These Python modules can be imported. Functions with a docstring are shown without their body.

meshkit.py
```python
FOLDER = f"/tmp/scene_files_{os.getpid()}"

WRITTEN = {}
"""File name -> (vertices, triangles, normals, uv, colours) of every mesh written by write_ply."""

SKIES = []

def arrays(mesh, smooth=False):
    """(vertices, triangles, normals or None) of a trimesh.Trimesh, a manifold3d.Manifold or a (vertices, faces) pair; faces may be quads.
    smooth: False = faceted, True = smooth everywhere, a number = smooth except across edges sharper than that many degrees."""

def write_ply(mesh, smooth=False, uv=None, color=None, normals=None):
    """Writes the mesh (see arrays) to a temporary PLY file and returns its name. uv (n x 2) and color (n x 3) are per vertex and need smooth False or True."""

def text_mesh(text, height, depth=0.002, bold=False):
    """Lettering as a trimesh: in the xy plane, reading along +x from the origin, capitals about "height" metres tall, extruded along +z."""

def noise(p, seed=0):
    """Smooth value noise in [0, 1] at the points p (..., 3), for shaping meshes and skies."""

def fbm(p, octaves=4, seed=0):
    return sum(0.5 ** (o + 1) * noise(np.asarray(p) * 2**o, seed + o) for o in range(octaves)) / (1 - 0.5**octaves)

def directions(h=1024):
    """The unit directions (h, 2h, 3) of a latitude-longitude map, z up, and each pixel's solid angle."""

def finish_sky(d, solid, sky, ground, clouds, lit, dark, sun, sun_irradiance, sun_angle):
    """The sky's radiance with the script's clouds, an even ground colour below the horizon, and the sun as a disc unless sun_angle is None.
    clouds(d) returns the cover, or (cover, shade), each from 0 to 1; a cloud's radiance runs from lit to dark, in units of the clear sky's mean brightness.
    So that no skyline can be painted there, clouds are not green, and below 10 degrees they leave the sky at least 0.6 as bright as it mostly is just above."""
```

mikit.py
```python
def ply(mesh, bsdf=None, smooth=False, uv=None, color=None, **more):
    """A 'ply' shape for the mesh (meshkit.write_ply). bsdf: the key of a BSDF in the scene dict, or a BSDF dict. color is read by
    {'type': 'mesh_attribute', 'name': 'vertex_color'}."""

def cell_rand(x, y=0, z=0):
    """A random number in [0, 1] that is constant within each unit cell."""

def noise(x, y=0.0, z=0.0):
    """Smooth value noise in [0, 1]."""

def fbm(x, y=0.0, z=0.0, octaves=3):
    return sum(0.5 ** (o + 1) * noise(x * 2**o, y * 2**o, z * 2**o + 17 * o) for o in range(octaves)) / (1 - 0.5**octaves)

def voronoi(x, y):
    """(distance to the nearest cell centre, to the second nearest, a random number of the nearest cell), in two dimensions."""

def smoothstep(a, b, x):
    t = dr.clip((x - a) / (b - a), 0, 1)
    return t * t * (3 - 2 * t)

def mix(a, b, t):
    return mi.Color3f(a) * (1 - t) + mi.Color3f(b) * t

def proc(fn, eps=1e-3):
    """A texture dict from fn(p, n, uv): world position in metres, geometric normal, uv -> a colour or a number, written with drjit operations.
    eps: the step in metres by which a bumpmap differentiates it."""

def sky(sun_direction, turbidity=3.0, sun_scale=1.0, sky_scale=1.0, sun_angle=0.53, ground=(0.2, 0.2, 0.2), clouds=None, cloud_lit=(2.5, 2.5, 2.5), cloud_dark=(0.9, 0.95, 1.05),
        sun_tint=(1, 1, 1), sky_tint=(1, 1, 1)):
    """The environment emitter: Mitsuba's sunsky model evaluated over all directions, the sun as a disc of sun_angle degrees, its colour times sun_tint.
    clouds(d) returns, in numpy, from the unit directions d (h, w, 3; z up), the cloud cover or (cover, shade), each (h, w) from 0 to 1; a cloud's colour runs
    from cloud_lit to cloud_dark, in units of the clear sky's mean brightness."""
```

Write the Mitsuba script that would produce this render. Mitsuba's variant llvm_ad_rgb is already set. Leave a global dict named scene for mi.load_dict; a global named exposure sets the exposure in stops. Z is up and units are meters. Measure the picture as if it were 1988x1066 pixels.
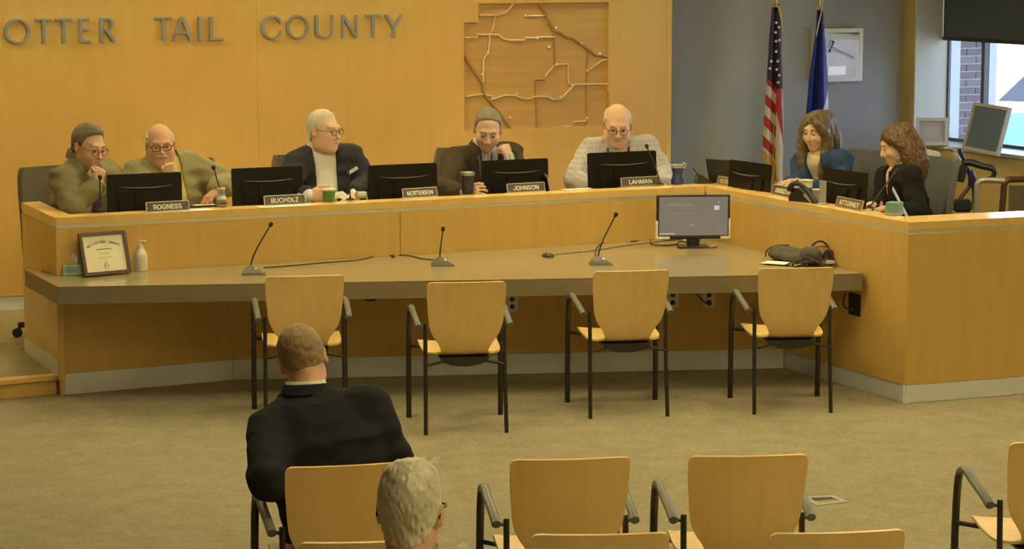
import math, random
import numpy as np, trimesh, mitsuba as mi, mikit, meshkit
import drjit as dr
from shapely.geometry import Polygon, LineString, Point, box as sbox
from shapely.ops import unary_union
from scipy.spatial.transform import Rotation as Rot

random.seed(7); np.random.seed(7)
T = mi.ScalarTransform4f
scene, labels = {'type': 'scene'}, {}

# ---------------------------------------------------------------- camera, sky, sun, lights, exposure
CAM_H, CAM_F, CAM_P = 2.72, 4700.0, math.radians(7.78)          # height, focal length in pixels of the 1988 x 1066 frame, pitch
scene['camera'] = {'type': 'perspective', 'fov': math.degrees(2 * math.atan(994.0 / CAM_F)), 'fov_axis': 'x', 'near_clip': 0.1, 'far_clip': 500.0,
                   'to_world': T().look_at(origin=[0, 0, CAM_H], target=[0, math.cos(CAM_P), CAM_H - math.sin(CAM_P)], up=[0, 0, 1])}
exposure = 0.12
TH = math.radians(25.4)                                           # the building stands at this angle to the line of sight
EU, EV = np.array([math.cos(TH), math.sin(TH)]), np.array([-math.sin(TH), math.cos(TH)])
scene['sky'] = mikit.sky((-0.55, -0.45, 0.70), turbidity=4.0, sun_scale=15.0, sky_scale=17.0, ground=(0.3, 0.3, 0.3), sky_tint=(0.80, 1.0, 1.30),
                         clouds=lambda d: 0.55 * meshkit.fbm(d * 3.0, 4) , cloud_lit=(2.0, 2.3, 2.6), cloud_dark=(1.1, 1.3, 1.5))
LIGHT = 13.5                                                      # radiance of the ceiling panels
LIGHT_RGB = (1.0, 0.86, 0.45)
WASH_RGB = (1.0, 0.82, 0.38)
CEIL = 3.25


def room(u, v, z=None):
    """a point of the room's own axes (u along the back wall, v towards it) in the world"""
    q = EU * u + EV * v
    return np.array([q[0], q[1]]) if z is None else np.array([q[0], q[1], z])


def ray(px, py):
    a, b = (px - 994) / CAM_F, (py - 533) / CAM_F
    return np.array([a, math.cos(CAM_P) - b * math.sin(CAM_P), -math.sin(CAM_P) - b * math.cos(CAM_P)])


def at_z(px, py, z):
    """where the line of sight through a photograph's pixel meets the level z"""
    d = ray(px, py)
    return np.array([0, 0, CAM_H]) + d * (z - CAM_H) / d[2]


def at_plane(px, py, q, n):
    """where it meets the upright plane through q (x, y) with the normal n (x, y)"""
    d = ray(px, py)
    return np.array([0, 0, CAM_H]) + d * (np.dot(q[:2], n[:2]) / np.dot(d[:2], n[:2]))


# ---------------------------------------------------------------- keys, labels
_used = set()


def numbered(name):
    k, i = name, 0
    while k in _used:
        i += 1
        k = f'{name}_{i:03d}'
    _used.add(k)
    return k


def say(key, label=None, category=None, group=None, kind=None):
    d = labels.setdefault(key, {})
    for a, b in (('label', label), ('category', category), ('group', group), ('kind', kind)):
        if b:
            d[a] = b
    return key


def thing(name, label, category, group=None):
    return say(numbered(name), label, category, group)


def struct(name, label=None):
    return say(numbered(name), label, None, None, 'structure')


def put(name, mesh, mat, parent=None, smooth=30, to=None, label=None, kind=None, **kw):
    """one entry of the scene; parent None: name is a key given by thing() or struct()"""
    key = name if parent is None else numbered(parent + '__' + name)
    d = dict(mesh) if isinstance(mesh, dict) else mikit.ply(mesh, mat, smooth, **kw)
    if mat is not None and isinstance(mesh, dict):
        d['bsdf'] = {'type': 'ref', 'id': mat}
    if to is not None:
        d['to_world'] = to
    scene[key] = d
    if label or kind:
        say(key, label, None, None, kind)
    return key


def pose(x, y, z=0.0, rz=0.0, rx=0.0, ry=0.0, s=1.0):
    return T().translate([float(x), float(y), float(z)]).rotate([0, 0, 1], float(rz)).rotate([1, 0, 0], float(rx)).rotate([0, 1, 0], float(ry)).scale(float(s))


# ---------------------------------------------------------------- meshes
def cat(*m):
    m = [x for y in m for x in (y if isinstance(y, (list, tuple)) else [y])]
    return trimesh.util.concatenate(m)


def mv(m, x=0, y=0, z=0, rz=0, rx=0, ry=0):
    m = m.copy()
    M = np.eye(4)
    M[:3, :3] = Rot.from_euler('z', rz, degrees=True).as_matrix() @ Rot.from_euler('x', rx, degrees=True).as_matrix() @ Rot.from_euler('y', ry, degrees=True).as_matrix()
    M[:3, 3] = (x, y, z)
    m.apply_transform(M)
    return m


def cbox(sx, sy, sz, c=0.003, at=(0, 0, 0), rz=0, rx=0, ry=0):
    """a box with chamfered edges, centred on at"""
    hx, hy, hz = sx / 2, sy / 2, sz / 2
    c = min(c, hx * .9, hy * .9, hz * .9)
    p = []
    for a in (-1, 1):
        for b in (-1, 1):
            for d in (-1, 1):
                p += [(a * (hx - c), b * (hy - c), d * hz), (a * (hx - c), b * hy, d * (hz - c)), (a * hx, b * (hy - c), d * (hz - c))]
    return mv(trimesh.convex.convex_hull(np.array(p)), *at, rz=rz, rx=rx, ry=ry)


def box2(x0, x1, y0, y1, z0, z1, c=0.002):
    return cbox(x1 - x0, y1 - y0, z1 - z0, c, ((x0 + x1) / 2, (y0 + y1) / 2, (z0 + z1) / 2))


def prism(poly, z0, z1):
    """an upright prism on a plan outline (list of points or a shapely polygon)"""
    g = poly if hasattr(poly, 'exterior') else Polygon(poly)
    m = trimesh.creation.extrude_polygon(g.buffer(0), z1 - z0, engine='earcut')
    m.apply_translation([0, 0, z0])
    return m


def plate(poly, t):
    """an outline in x (right) and z (up) given as (x, z), thickness t towards -y from y = 0"""
    m = prism(poly, 0, t)
    m.apply_transform(np.array([[1, 0, 0, 0], [0, 0, -1, 0], [0, 1, 0, 0], [0, 0, 0, 1.0]]))
    return m


def rrect(w, h, r, cx=0, cy=0):
    r = min(r, w / 2 - 1e-4, h / 2 - 1e-4)
    return sbox(cx - w / 2 + r, cy - h / 2 + r, cx + w / 2 - r, cy + h / 2 - r).buffer(r, quad_segs=5)


def spline(pts, n=24):
    """a smooth line through the points"""
    from scipy.interpolate import CubicSpline
    p = np.asarray(pts, float)
    if len(p) < 3:
        return np.linspace(p[0], p[-1], n)
    t = np.r_[0, np.cumsum(np.linalg.norm(np.diff(p, axis=0), axis=1) + 1e-9)]
    return CubicSpline(t, p)(np.linspace(0, t[-1], n))


def tube(path, r, n=10, flat=None, caps=True):
    """a tube along a path; r a number or one per point; flat: (a, b) factors across"""
    p = np.asarray(path, float)
    r = np.broadcast_to(np.asarray(r, float), (len(p),))
    t = np.gradient(p, axis=0)
    t /= np.linalg.norm(t, axis=1, keepdims=True) + 1e-12
    a = np.array([0, 0, 1.0]) if abs(t[0][2]) < .9 else np.array([1.0, 0, 0])
    u = np.cross(t[0], a); u /= np.linalg.norm(u)
    fa, fb = flat or (1, 1)
    ang = np.arange(n) * 2 * np.pi / n
    v = []
    for i in range(len(p)):
        u = u - t[i] * np.dot(u, t[i]); u /= np.linalg.norm(u)
        w = np.cross(t[i], u)
        v.append(p[i] + r[i] * (np.cos(ang)[:, None] * u * fa + np.sin(ang)[:, None] * w * fb))
    v = np.vstack(v)
    f = []
    for i in range(len(p) - 1):
        for j in range(n):
            a0, a1 = i * n + j, i * n + (j + 1) % n
            f += [(a0, a1, a1 + n), (a0, a1 + n, a0 + n)]
    if caps:
        c0, c1 = len(v), len(v) + 1
        v = np.vstack([v, p[0], p[-1]])
        for j in range(n):
            f += [(c0, (j + 1) % n, j), (c1, len(p) * n - n + j, len(p) * n - n + (j + 1) % n)]
    return trimesh.Trimesh(v, f, process=False)


def rod(a, b, r, n=10):
    return tube([a, b], r, n)


def lathe(prof, n=24, at=(0, 0, 0), caps=True):
    """turned from (radius, z) points, bottom to top"""
    p = np.asarray(prof, float)
    ang = np.arange(n) * 2 * np.pi / n
    v = np.vstack([np.c_[q[0] * np.cos(ang), q[0] * np.sin(ang), np.full(n, q[1])] for q in p])
    f = []
    for i in range(len(p) - 1):
        for j in range(n):
            a0, a1 = i * n + j, i * n + (j + 1) % n
            f += [(a0, a1, a1 + n), (a0, a1 + n, a0 + n)]
    if caps:
        c0, c1 = len(v), len(v) + 1
        v = np.vstack([v, [0, 0, p[0][1]], [0, 0, p[-1][1]]])
        for j in range(n):
            f += [(c0, (j + 1) % n, j), (c1, len(p) * n - n + j, len(p) * n - n + (j + 1) % n)]
    m = trimesh.Trimesh(v, f, process=False)
    m.apply_translation(at)
    return m


def sheet(grid, thick):
    """a closed shell of the given thickness from a grid (a, b, 3) of points"""
    g = np.asarray(grid, float)
    na, nb = g.shape[:2]
    n = np.cross(np.gradient(g, axis=0), np.gradient(g, axis=1))
    n /= np.linalg.norm(n, axis=2, keepdims=True) + 1e-12
    v = np.vstack([(g + n * thick / 2).reshape(-1, 3), (g - n * thick / 2).reshape(-1, 3)])
    i, j = np.meshgrid(np.arange(na - 1), np.arange(nb - 1), indexing='ij')
    a = (i * nb + j).ravel(); b = a + 1; c = a + nb; d = c + 1; o = na * nb
    f = [np.c_[a, c, d], np.c_[a, d, b], np.c_[a + o, d + o, c + o], np.c_[a + o, b + o, d + o]]
    def rim(l, flip):
        l = np.asarray(l)
        p, q = l[:-1], l[1:]
        w = [np.c_[p, q, q + o], np.c_[p, q + o, p + o]]
        return [x[:, ::-1] for x in w] if flip else w
    f += rim(np.arange(nb), False) + rim((na - 1) * nb + np.arange(nb), True) + rim(np.arange(na) * nb, True) + rim(np.arange(na) * nb + nb - 1, False)
    return trimesh.Trimesh(v, np.vstack(f), process=False)


def lettering(text, height, depth=0.002, bold=False, width=None, max_w=None):
    """flat letters standing up: x right, z up, the face towards -y, centred"""
    m = meshkit.text_mesh(text, height, depth, bold)
    x0, x1 = m.bounds[0][0], m.bounds[1][0]
    s = (width / (x1 - x0)) if width else 1.0
    m.apply_translation([-(x0 + x1) / 2, 0, 0])
    m.apply_scale([s, 1, 1])
    m.apply_transform(np.array([[1, 0, 0, 0], [0, 0, -1, 0], [0, 1, 0, 0], [0, 0, 0, 1.0]]))
    return m


# ---------------------------------------------------------------- materials
def rgb(*c):
    return {'type': 'rgb', 'value': [float(x) for x in c]}


def mat(name, color, rough=0.5, metallic=0.0, spec=0.5, two=True, bump=None, **kw):
    b = {'type': 'principled', 'base_color': color if isinstance(color, dict) else rgb(*color), 'roughness': rough, 'metallic': metallic, 'specular': spec, **kw}
    if bump:
        b = {'type': 'bumpmap', 'arbitrary': mikit.proc(bump[0], bump[2] if len(bump) > 2 else 1e-3), 'scale': bump[1], 'bsdf': b}
    scene[name] = {'type': 'twosided', 'bsdf': b} if two else b
    return name


def wood_fn(a, b, fine=1.0):
    def fn(p, n, uv):
        g = mikit.fbm(p.x * 26 * fine, p.y * 26 * fine, p.z * 0.9, 3)
        h = mikit.noise(p.x * 240 * fine, p.y * 240 * fine, p.z * 7)
        w = mikit.noise(p.x * 2.3, p.y * 2.3, p.z * 0.35)
        return mikit.mix(a, b, dr.clip(0.62 * g + 0.2 * h + 0.45 * w - 0.13, 0, 1))
    return mikit.proc(fn)


def carpet_fn(a, b):
    def fn(p, n, uv):
        h = mikit.fbm(p.x * 85, p.y * 85, p.z * 60, 2)
        w = mikit.fbm(p.x * 9, p.y * 9, 3.0, 3)
        return mikit.mix(a, b, dr.clip(0.75 * h + 0.55 * w - 0.15, 0, 1))
    return mikit.proc(fn)


mat('mat_maple_wall', wood_fn((0.70, 0.435, 0.12), (0.62, 0.375, 0.10)), 0.42)
mat('mat_maple_desk', wood_fn((0.66, 0.43, 0.13), (0.54, 0.33, 0.085)), 0.34)
mat('mat_maple_edge', wood_fn((0.78, 0.54, 0.19), (0.68, 0.44, 0.14)), 0.15)
mat('mat_maple_chair', wood_fn((0.80, 0.56, 0.22), (0.66, 0.43, 0.145), 1.3), 0.36)
mat('mat_carpet', carpet_fn((0.215, 0.188, 0.118), (0.315, 0.278, 0.185)), 0.95, spec=0.1,
    bump=(lambda p, n, uv: mikit.noise(p.x * 160, p.y * 160, 0.0), 0.0015, 2e-3))
mat('mat_carpet_dark', carpet_fn((0.23, 0.20, 0.105), (0.33, 0.285, 0.16)), 0.95, spec=0.1)
mat('mat_kick', (0.70, 0.72, 0.72), 0.35, 0.0)
mat('mat_reveal', (0.72, 0.68, 0.55), 0.3, 0.5)
mat('mat_laminate', wood_fn((0.235, 0.195, 0.115), (0.205, 0.165, 0.095), 2.0), 0.16)
mat('mat_laminate_edge', (0.175, 0.142, 0.085), 0.4)
mat('mat_grey_wall', (0.33, 0.345, 0.33), 0.8, spec=0.2)
mat('mat_side_wall', (0.17, 0.15, 0.11), 0.8, spec=0.2)
mat('mat_yellow_wall', (0.50, 0.37, 0.12), 0.7, spec=0.2)
mat('mat_pale_wall', (0.55, 0.56, 0.47), 0.7, spec=0.2)
mat('mat_ceiling', (0.78, 0.76, 0.70), 0.9, spec=0.1)
mat('mat_black_metal', (0.022, 0.018, 0.014), 0.32, 0.0)
mat('mat_arm_grey', (0.115, 0.115, 0.098), 0.4)
mat('mat_black_plastic', (0.018, 0.017, 0.013), 0.38)
mat('mat_black_matte', (0.02, 0.019, 0.016), 0.6)
mat('mat_rubber', (0.025, 0.024, 0.02), 0.7)
mat('mat_steel', (0.55, 0.54, 0.50), 0.3, 0.9)
mat('mat_dull_silver', (0.50, 0.49, 0.44), 0.42, 0.7)
mat('mat_brass', (0.70, 0.50, 0.15), 0.35, 0.8)
mat('mat_white', (0.82, 0.80, 0.72), 0.5)
mat('mat_white_plastic', (0.78, 0.76, 0.68), 0.35)
mat('mat_paper', (0.86, 0.84, 0.76), 0.8, spec=0.1)
mat('mat_ink', (0.05, 0.045, 0.05), 0.7, spec=0.1)
mat('mat_office_fabric', (0.125, 0.108, 0.08), 0.85, spec=0.2)
mat('mat_office_fabric_blue', (0.10, 0.105, 0.11), 0.85, spec=0.2)
# ---------------------------------------------------------------- the setting
PZ = 0.12                                                         # the raised floor behind the dais
LZ = 1.09                                                         # the dais ledge
TZ = 0.74                                                         # the presentation table
D0 = np.array([-2.74, 14.43])                                     # corner of the dais at the left of the photograph
D1 = D0 + EU * 4.487                                              # its inner corner
D2 = D1 - EV * 2.39                                               # its outer corner at the right
A3 = math.radians(21.5)
D3 = D2 + np.array([math.cos(A3), math.sin(A3)]) * 2.6

floor_poly = [room(-3.6, -2.5), room(13.0, -2.5), room(13.0, 19.0), room(-3.6, 19.0)]
put(struct('floor'), prism(floor_poly, -0.12, 0.0), 'mat_carpet', smooth=False)
put(struct('ceiling'), prism(floor_poly, CEIL, CEIL + 0.12), 'mat_ceiling', smooth=False)

WV = float(np.dot(at_z(20, 602, PZ)[:2], EV))                      # back wall, v of its face
GV = WV + .6                                                        # grey wall behind it
W_U1 = None
_w = at_plane(1302, 300, room(0, WV), EV)
W_U1 = float(np.dot(_w[:2], EU))                                  # where the maple wall ends
_c = at_plane(1751, 200, room(0, GV), EV)
RU = float(np.dot(_c[:2], EU))                                    # the window wall


def rbox3(u0, u1, v0, v1, z0, z1, c=0.002):
    m = box2(u0, u1, v0, v1, z0, z1, c)
    return mv(m, rz=math.degrees(TH))


k = struct('wall_back', 'maple veneer wall behind the dais')
us = [-3.6, -1.2, 1.2, 3.6, 6.0, W_U1]
def on_wall(px, py, v=None):
    """u and z on the back wall (or a plane parallel to it) at a pixel"""
    q = at_plane(px, py, room(0, WV if v is None else v), EV)
    return float(np.dot(q[:2], EU)), float(q[2])


_a, _b, _n, _r = on_wall(901, 150), on_wall(905, 252), on_wall(929, 26), on_wall(1181, 120)
_t, _m = on_wall(1050, 6)[1], on_wall(913, 44)[1]
_z0 = on_wall(1040, 248)[1]
_q = on_wall(1183, 180)
MAP = Polygon([(_a[0], _z0), (_a[0], _m), (_n[0], _m), (_n[0], _t), (_r[0], _t), (_r[0], _q[1]), (_q[0], _q[1]), (_q[0], _z0)])


def wall_piece(poly, v, t):
    m = plate(poly, t)                                            # face at y = -t; here the face towards the room is at v
    m.apply_translation([0, v + t, 0])
    return mv(m, rz=math.degrees(TH))


for a, b in zip(us[:-1], us[1:]):
    g = sbox(a + .0006, PZ + .10, b - .0006 - (.045 if b == W_U1 else 0), CEIL).difference(MAP)
    put('veneer_panel', cat([wall_piece(x, WV, .05) for x in getattr(g, 'geoms', [g])]), 'mat_maple_wall', k, False)
put('end_trim', rbox3(W_U1 - .045, W_U1, WV - .006, WV + .05, PZ + .10, CEIL, .003), 'mat_maple_edge', k, False)
put('core', rbox3(-3.6, W_U1 - .01, WV + .051, GV, 0, CEIL), 'mat_grey_wall', k, False)
put(struct('baseboard_back'), rbox3(-3.6, W_U1 - .02, WV + .01, WV + .05, 0, PZ + .10), 'mat_kick', smooth=False)
put(struct('wall_grey', 'grey wall behind the flags'), rbox3(W_U1 - .3, RU + .9, GV, GV + .25, 0, CEIL), 'mat_grey_wall', smooth=False)
put(struct('wall_left'), rbox3(-3.8, -3.6, -2.5, 19, 0, CEIL), 'mat_side_wall', smooth=False)
put(struct('wall_rear'), rbox3(-3.6, 13.0, -2.7, -2.5, 0, CEIL), 'mat_grey_wall', smooth=False)

# window wall: deep recess, sill, yellow wall below
SILL = 1.02
WIN_V1 = GV - 0.30                                                # far jamb
_j = at_plane(1772, 250, room(RU, 0), EU)
WIN_V1 = float(np.dot(_j[:2], EV))
WIN_V0 = WIN_V1 - 4.2
WT = 0.34                                                         # depth of the recess
k = struct('wall_right', 'yellow window wall')
put('far_pier', rbox3(RU, RU + WT + .12, WIN_V1, GV + .1, 0, CEIL), 'mat_yellow_wall', k, False)
put('breast', rbox3(RU, RU + .6, WIN_V0, WIN_V1, 0, SILL - .03), 'mat_yellow_wall', k, False)
put('head', rbox3(RU, RU + .6, WIN_V0, WIN_V1, 2.75, CEIL), 'mat_yellow_wall', k, False)
put('near_wall', rbox3(RU, RU + .6, -2.5, WIN_V0, 0, CEIL), 'mat_yellow_wall', k, False)
k = struct('window_1', 'window beside the dais')
put('jamb', rbox3(RU + .002, RU + WT, WIN_V1 - .012, WIN_V1 + .002, SILL, 2.75), 'mat_pale_wall', k, False)
put('sill', rbox3(RU - .03, RU + WT, WIN_V0, WIN_V1 - .012, SILL - .03, SILL, .004), 'mat_sill', k, False)
FU = RU + WT                                                      # inner face of the window frame
v_m = float(np.dot(at_plane(1911, 150, room(FU, 0), EU)[:2], EV))
pitch_v = WIN_V1 - v_m
fr = [rbox3(FU, FU + .03, WIN_V0, WIN_V1, SILL - .03, SILL + .025), rbox3(FU, FU + .10, WIN_V0, WIN_V1, 2.70, 2.76),
      rbox3(FU, FU + .022, WIN_V1 - .03, WIN_V1 + .02, SILL, 2.75)]
put('frame', cat(fr), 'mat_window_frame', k, False)
vm = [WIN_V1 - pitch_v, WIN_V1 - pitch_v - 1.7]
for v in vm:
    put('mullion', rbox3(FU - .02, FU + .028, v - .022, v + .022, SILL, 2.75), 'mat_window_frame', k, False)
ed = [WIN_V1 - .03] + vm + [WIN_V0]
for a, b in zip(ed[:-1], ed[1:]):
    put('pane', rbox3(FU + .012, FU + .0122, b + .02, a - .02, SILL + .03, 2.70, 0), 'mat_pane', k, False)
mat('mat_sill', (0.42, 0.40, 0.34), 0.25)
mat('mat_window_frame', (0.06, 0.07, 0.075), 0.4)
mat('mat_alu', (0.50, 0.55, 0.56), 0.5)
scene['mat_pane'] = {'type': 'thindielectric', 'int_ior': 1.5}
for v in [WIN_V1 + .0] + vm:
    put('outer_stop', rbox3(FU + (.0225 if v == WIN_V1 else .0285), FU + (.125 if v == WIN_V1 else .105), v - .030, v + .022, SILL - .03, 2.75), 'mat_alu', k, False)

# the roller shade hangs in front of the glass, two widths side by side
z_sh = float(at_plane(1850, 72, room(FU - .05, 0), EU)[2])
k = thing('roller_shade', 'charcoal roller shade pulled half down over the window', 'window shade')
sp = [WIN_V1 - .015] + vm[:4]
for a, b in zip(sp[:-1], sp[1:]):
    put('cloth', rbox3(FU - .055, FU - .0535, b - .004, a - .003, z_sh, 2.72, .0005), 'mat_shade', k, False)
    put('hem_bar', rbox3(FU - .066, FU - .044, b + .01, a - .003, z_sh - .03, z_sh, .004), 'mat_black_matte', k, False)
mat('mat_shade', (0.065, 0.085, 0.095), 0.85, spec=0.2)

# outdoors: brick pier of the next bay, pavement, parked car, hedge line
mat('mat_brick', (0.17, 0.14, 0.14), 0.9, spec=0.1)
mat('mat_brick_b', (0.21, 0.175, 0.17), 0.9, spec=0.1)
mat('mat_mortar', (0.62, 0.62, 0.62), 0.95, spec=0.1)
mat('mat_pavement', (0.55, 0.56, 0.58), 0.9, spec=0.1)
k = struct('brick_pier', 'brick pier outside the window')
PV = WIN_V1 + .02
bu0 = FU + .128
put('core', rbox3(bu0 - .0, bu0 + .335, PV + .012, PV + .5, -.3, 3.4), 'mat_mortar', k, False)
bm = [mikit.ply(cbox(.193, .08, .0577, .002), None, False), mikit.ply(cbox(.0915, .08, .0577, .002), None, False)]
for r in range(26):
    z = .90 + .0677 * r
    u, i = bu0, 0
    first = r % 2
    while u < bu0 + .30:
        L = .0915 if (first and i == 0) else .193
        if u + L > bu0 + .345: L = .0915
        q = room(u + L / 2, PV + .04)
        put('brick', bm[0 if L > .1 else 1], 'mat_brick' if (r * 7 + i * 3) % 3 else 'mat_brick_b', k, to=pose(q[0], q[1], z, math.degrees(TH)))
        u += L + .010
        i += 1
put(struct('pavement', 'sunlit car park outside the window'), prism([room(RU + .6, -30), room(90, -30), room(90, 90), room(RU + .6, 90)], -.5, -.3), 'mat_pavement', smooth=False)

# raised floor, step at the left
k = struct('raised_floor', 'carpeted platform behind the dais')
s0 = at_z(0, 777, 0)[:2]; s1 = at_z(112, 766, 0)[:2]
sd = (s1 - s0) / np.linalg.norm(s1 - s0)
sn = np.array([-sd[1], sd[0]])
f0 = s1 - sd * 2.2
D0i, D1i, D2i, D3i = D0 + .3 * EU + .3 * EV, D1 + .2 * EV + .2 * EU, D2 + .2 * EU + .2 * EV, D3 + .2 * EV
plat = [tuple(f0 + sn * .05), tuple(s1 + sn * .05), tuple(D0i), tuple(D1i), tuple(D2i), tuple(D3i), tuple(room(RU, np.dot(D3i, EV))), tuple(room(RU, GV)), tuple(room(-3.6, WV + .2)), tuple(room(-3.6, np.dot(f0, EV)))]
put('carpet', prism(plat, 0.0, PZ), 'mat_carpet_dark', k, False)
sa = math.degrees(math.atan2(sd[1], sd[0]))
mid = (f0 + s1) / 2
put('riser', mv(cbox(2.2, .05, PZ - .034, .002), *(mid + sn * .035), (PZ - .034) / 2, rz=sa), 'mat_maple_desk', k, False)
put('nosing', mv(cbox(2.2, .085, .034, .006), *(mid + sn * .03), PZ - .017 + .002, rz=sa), 'mat_maple_edge', k, False)

# ceiling lights: recessed panels over the room and a row that washes the maple wall
panel = mikit.ply(cbox(1.2, .6, .02, .002), None, False)
frame_l = mikit.ply(plate(sbox(-.63, -.33, .63, .33).difference(sbox(-.6, -.3, .6, .3)), .03), None, False)
scene['mat_lens'] = {'type': 'diffuse', 'reflectance': rgb(.8, .8, .75)}
for (u, v) in [(u, v) for u in (3.5, 6.3, 9.1) for v in (1.5, 4.9, 8.3, 11.7)]:
    k = thing('ceiling_light', 'recessed rectangular ceiling light panel above the audience', 'ceiling light', 'recessed ceiling panels')
    q = room(u, v)
    put('lens', panel, 'mat_lens', k, to=pose(q[0], q[1], CEIL - .012, math.degrees(TH)))
    scene[k + '__lens']['emitter'] = {'type': 'area', 'radiance': rgb(*[LIGHT * c for c in LIGHT_RGB])}
    put('frame', frame_l, 'mat_white', k, to=pose(q[0], q[1], CEIL - .006, math.degrees(TH), -90))
DU, DV = float(np.dot(D0, EU)), float(np.dot(D0, EV))
wash = mikit.ply(lathe([(.0, -.004), (.075, -.004), (.075, 0)], 20), None, False)
ring = mikit.ply(lathe([(.08, -.012), (.1, -.012), (.1, .0), (.08, .0), (.08, -.012)], 24, caps=False), None, 30)
for u in [on_wall(x, 0)[0] for x in (-440, 100, 640, 1180)]:
    q = room(u, WV - .55)
    k = thing('downlight', 'small round downlight in the ceiling by the maple wall', 'ceiling light', 'downlights along the maple wall')
    put('lamp', wash, 'mat_lens', k, to=pose(q[0], q[1], CEIL - .006, 0))
    scene[k + '__lamp']['emitter'] = {'type': 'area', 'radiance': rgb(*[500 * c for c in WASH_RGB])}
    put('ring', ring, 'mat_white', k, to=pose(q[0], q[1], CEIL - .001, 0))

for u, v in [(DU + x, DV + .15) for x in (.3, 1.5, 2.7, 3.9)] + [(DU + 4.75, DV - .6), (DU + 4.95, DV - 1.9)]:  # added lamps, unseen, that brighten the people at the dais
    q = room(u, v)
    k = thing('downlight', 'added round downlight over the dais ledge that brightens the people', 'ceiling light', 'added downlights over the dais')
    put('lamp', wash, 'mat_lens', k, to=pose(q[0], q[1], CEIL - .006, 0))
    scene[k + '__lamp']['emitter'] = {'type': 'area', 'radiance': rgb(*[250 * c for c in LIGHT_RGB])}
    put('ring', ring, 'mat_white', k, to=pose(q[0], q[1], CEIL - .001, 0))
# ---------------------------------------------------------------- the dais
def wall_along(a, b, t, z0, z1, c=0.002, inset=0.0, side=1):
    """an upright slab from plan point a to b, its face on the line (moved back by inset), thickness t behind it (to the left of a->b when side = 1)"""
    a, b = np.asarray(a), np.asarray(b)
    d = (b - a) / np.linalg.norm(b - a)
    n = np.array([-d[1], d[0]]) * side
    m = (a + b) / 2 + n * (inset + t / 2)
    return mv(cbox(np.linalg.norm(b - a), t, z1 - z0, c), m[0], m[1], (z0 + z1) / 2, rz=math.degrees(math.atan2(d[1], d[0])))


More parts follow.
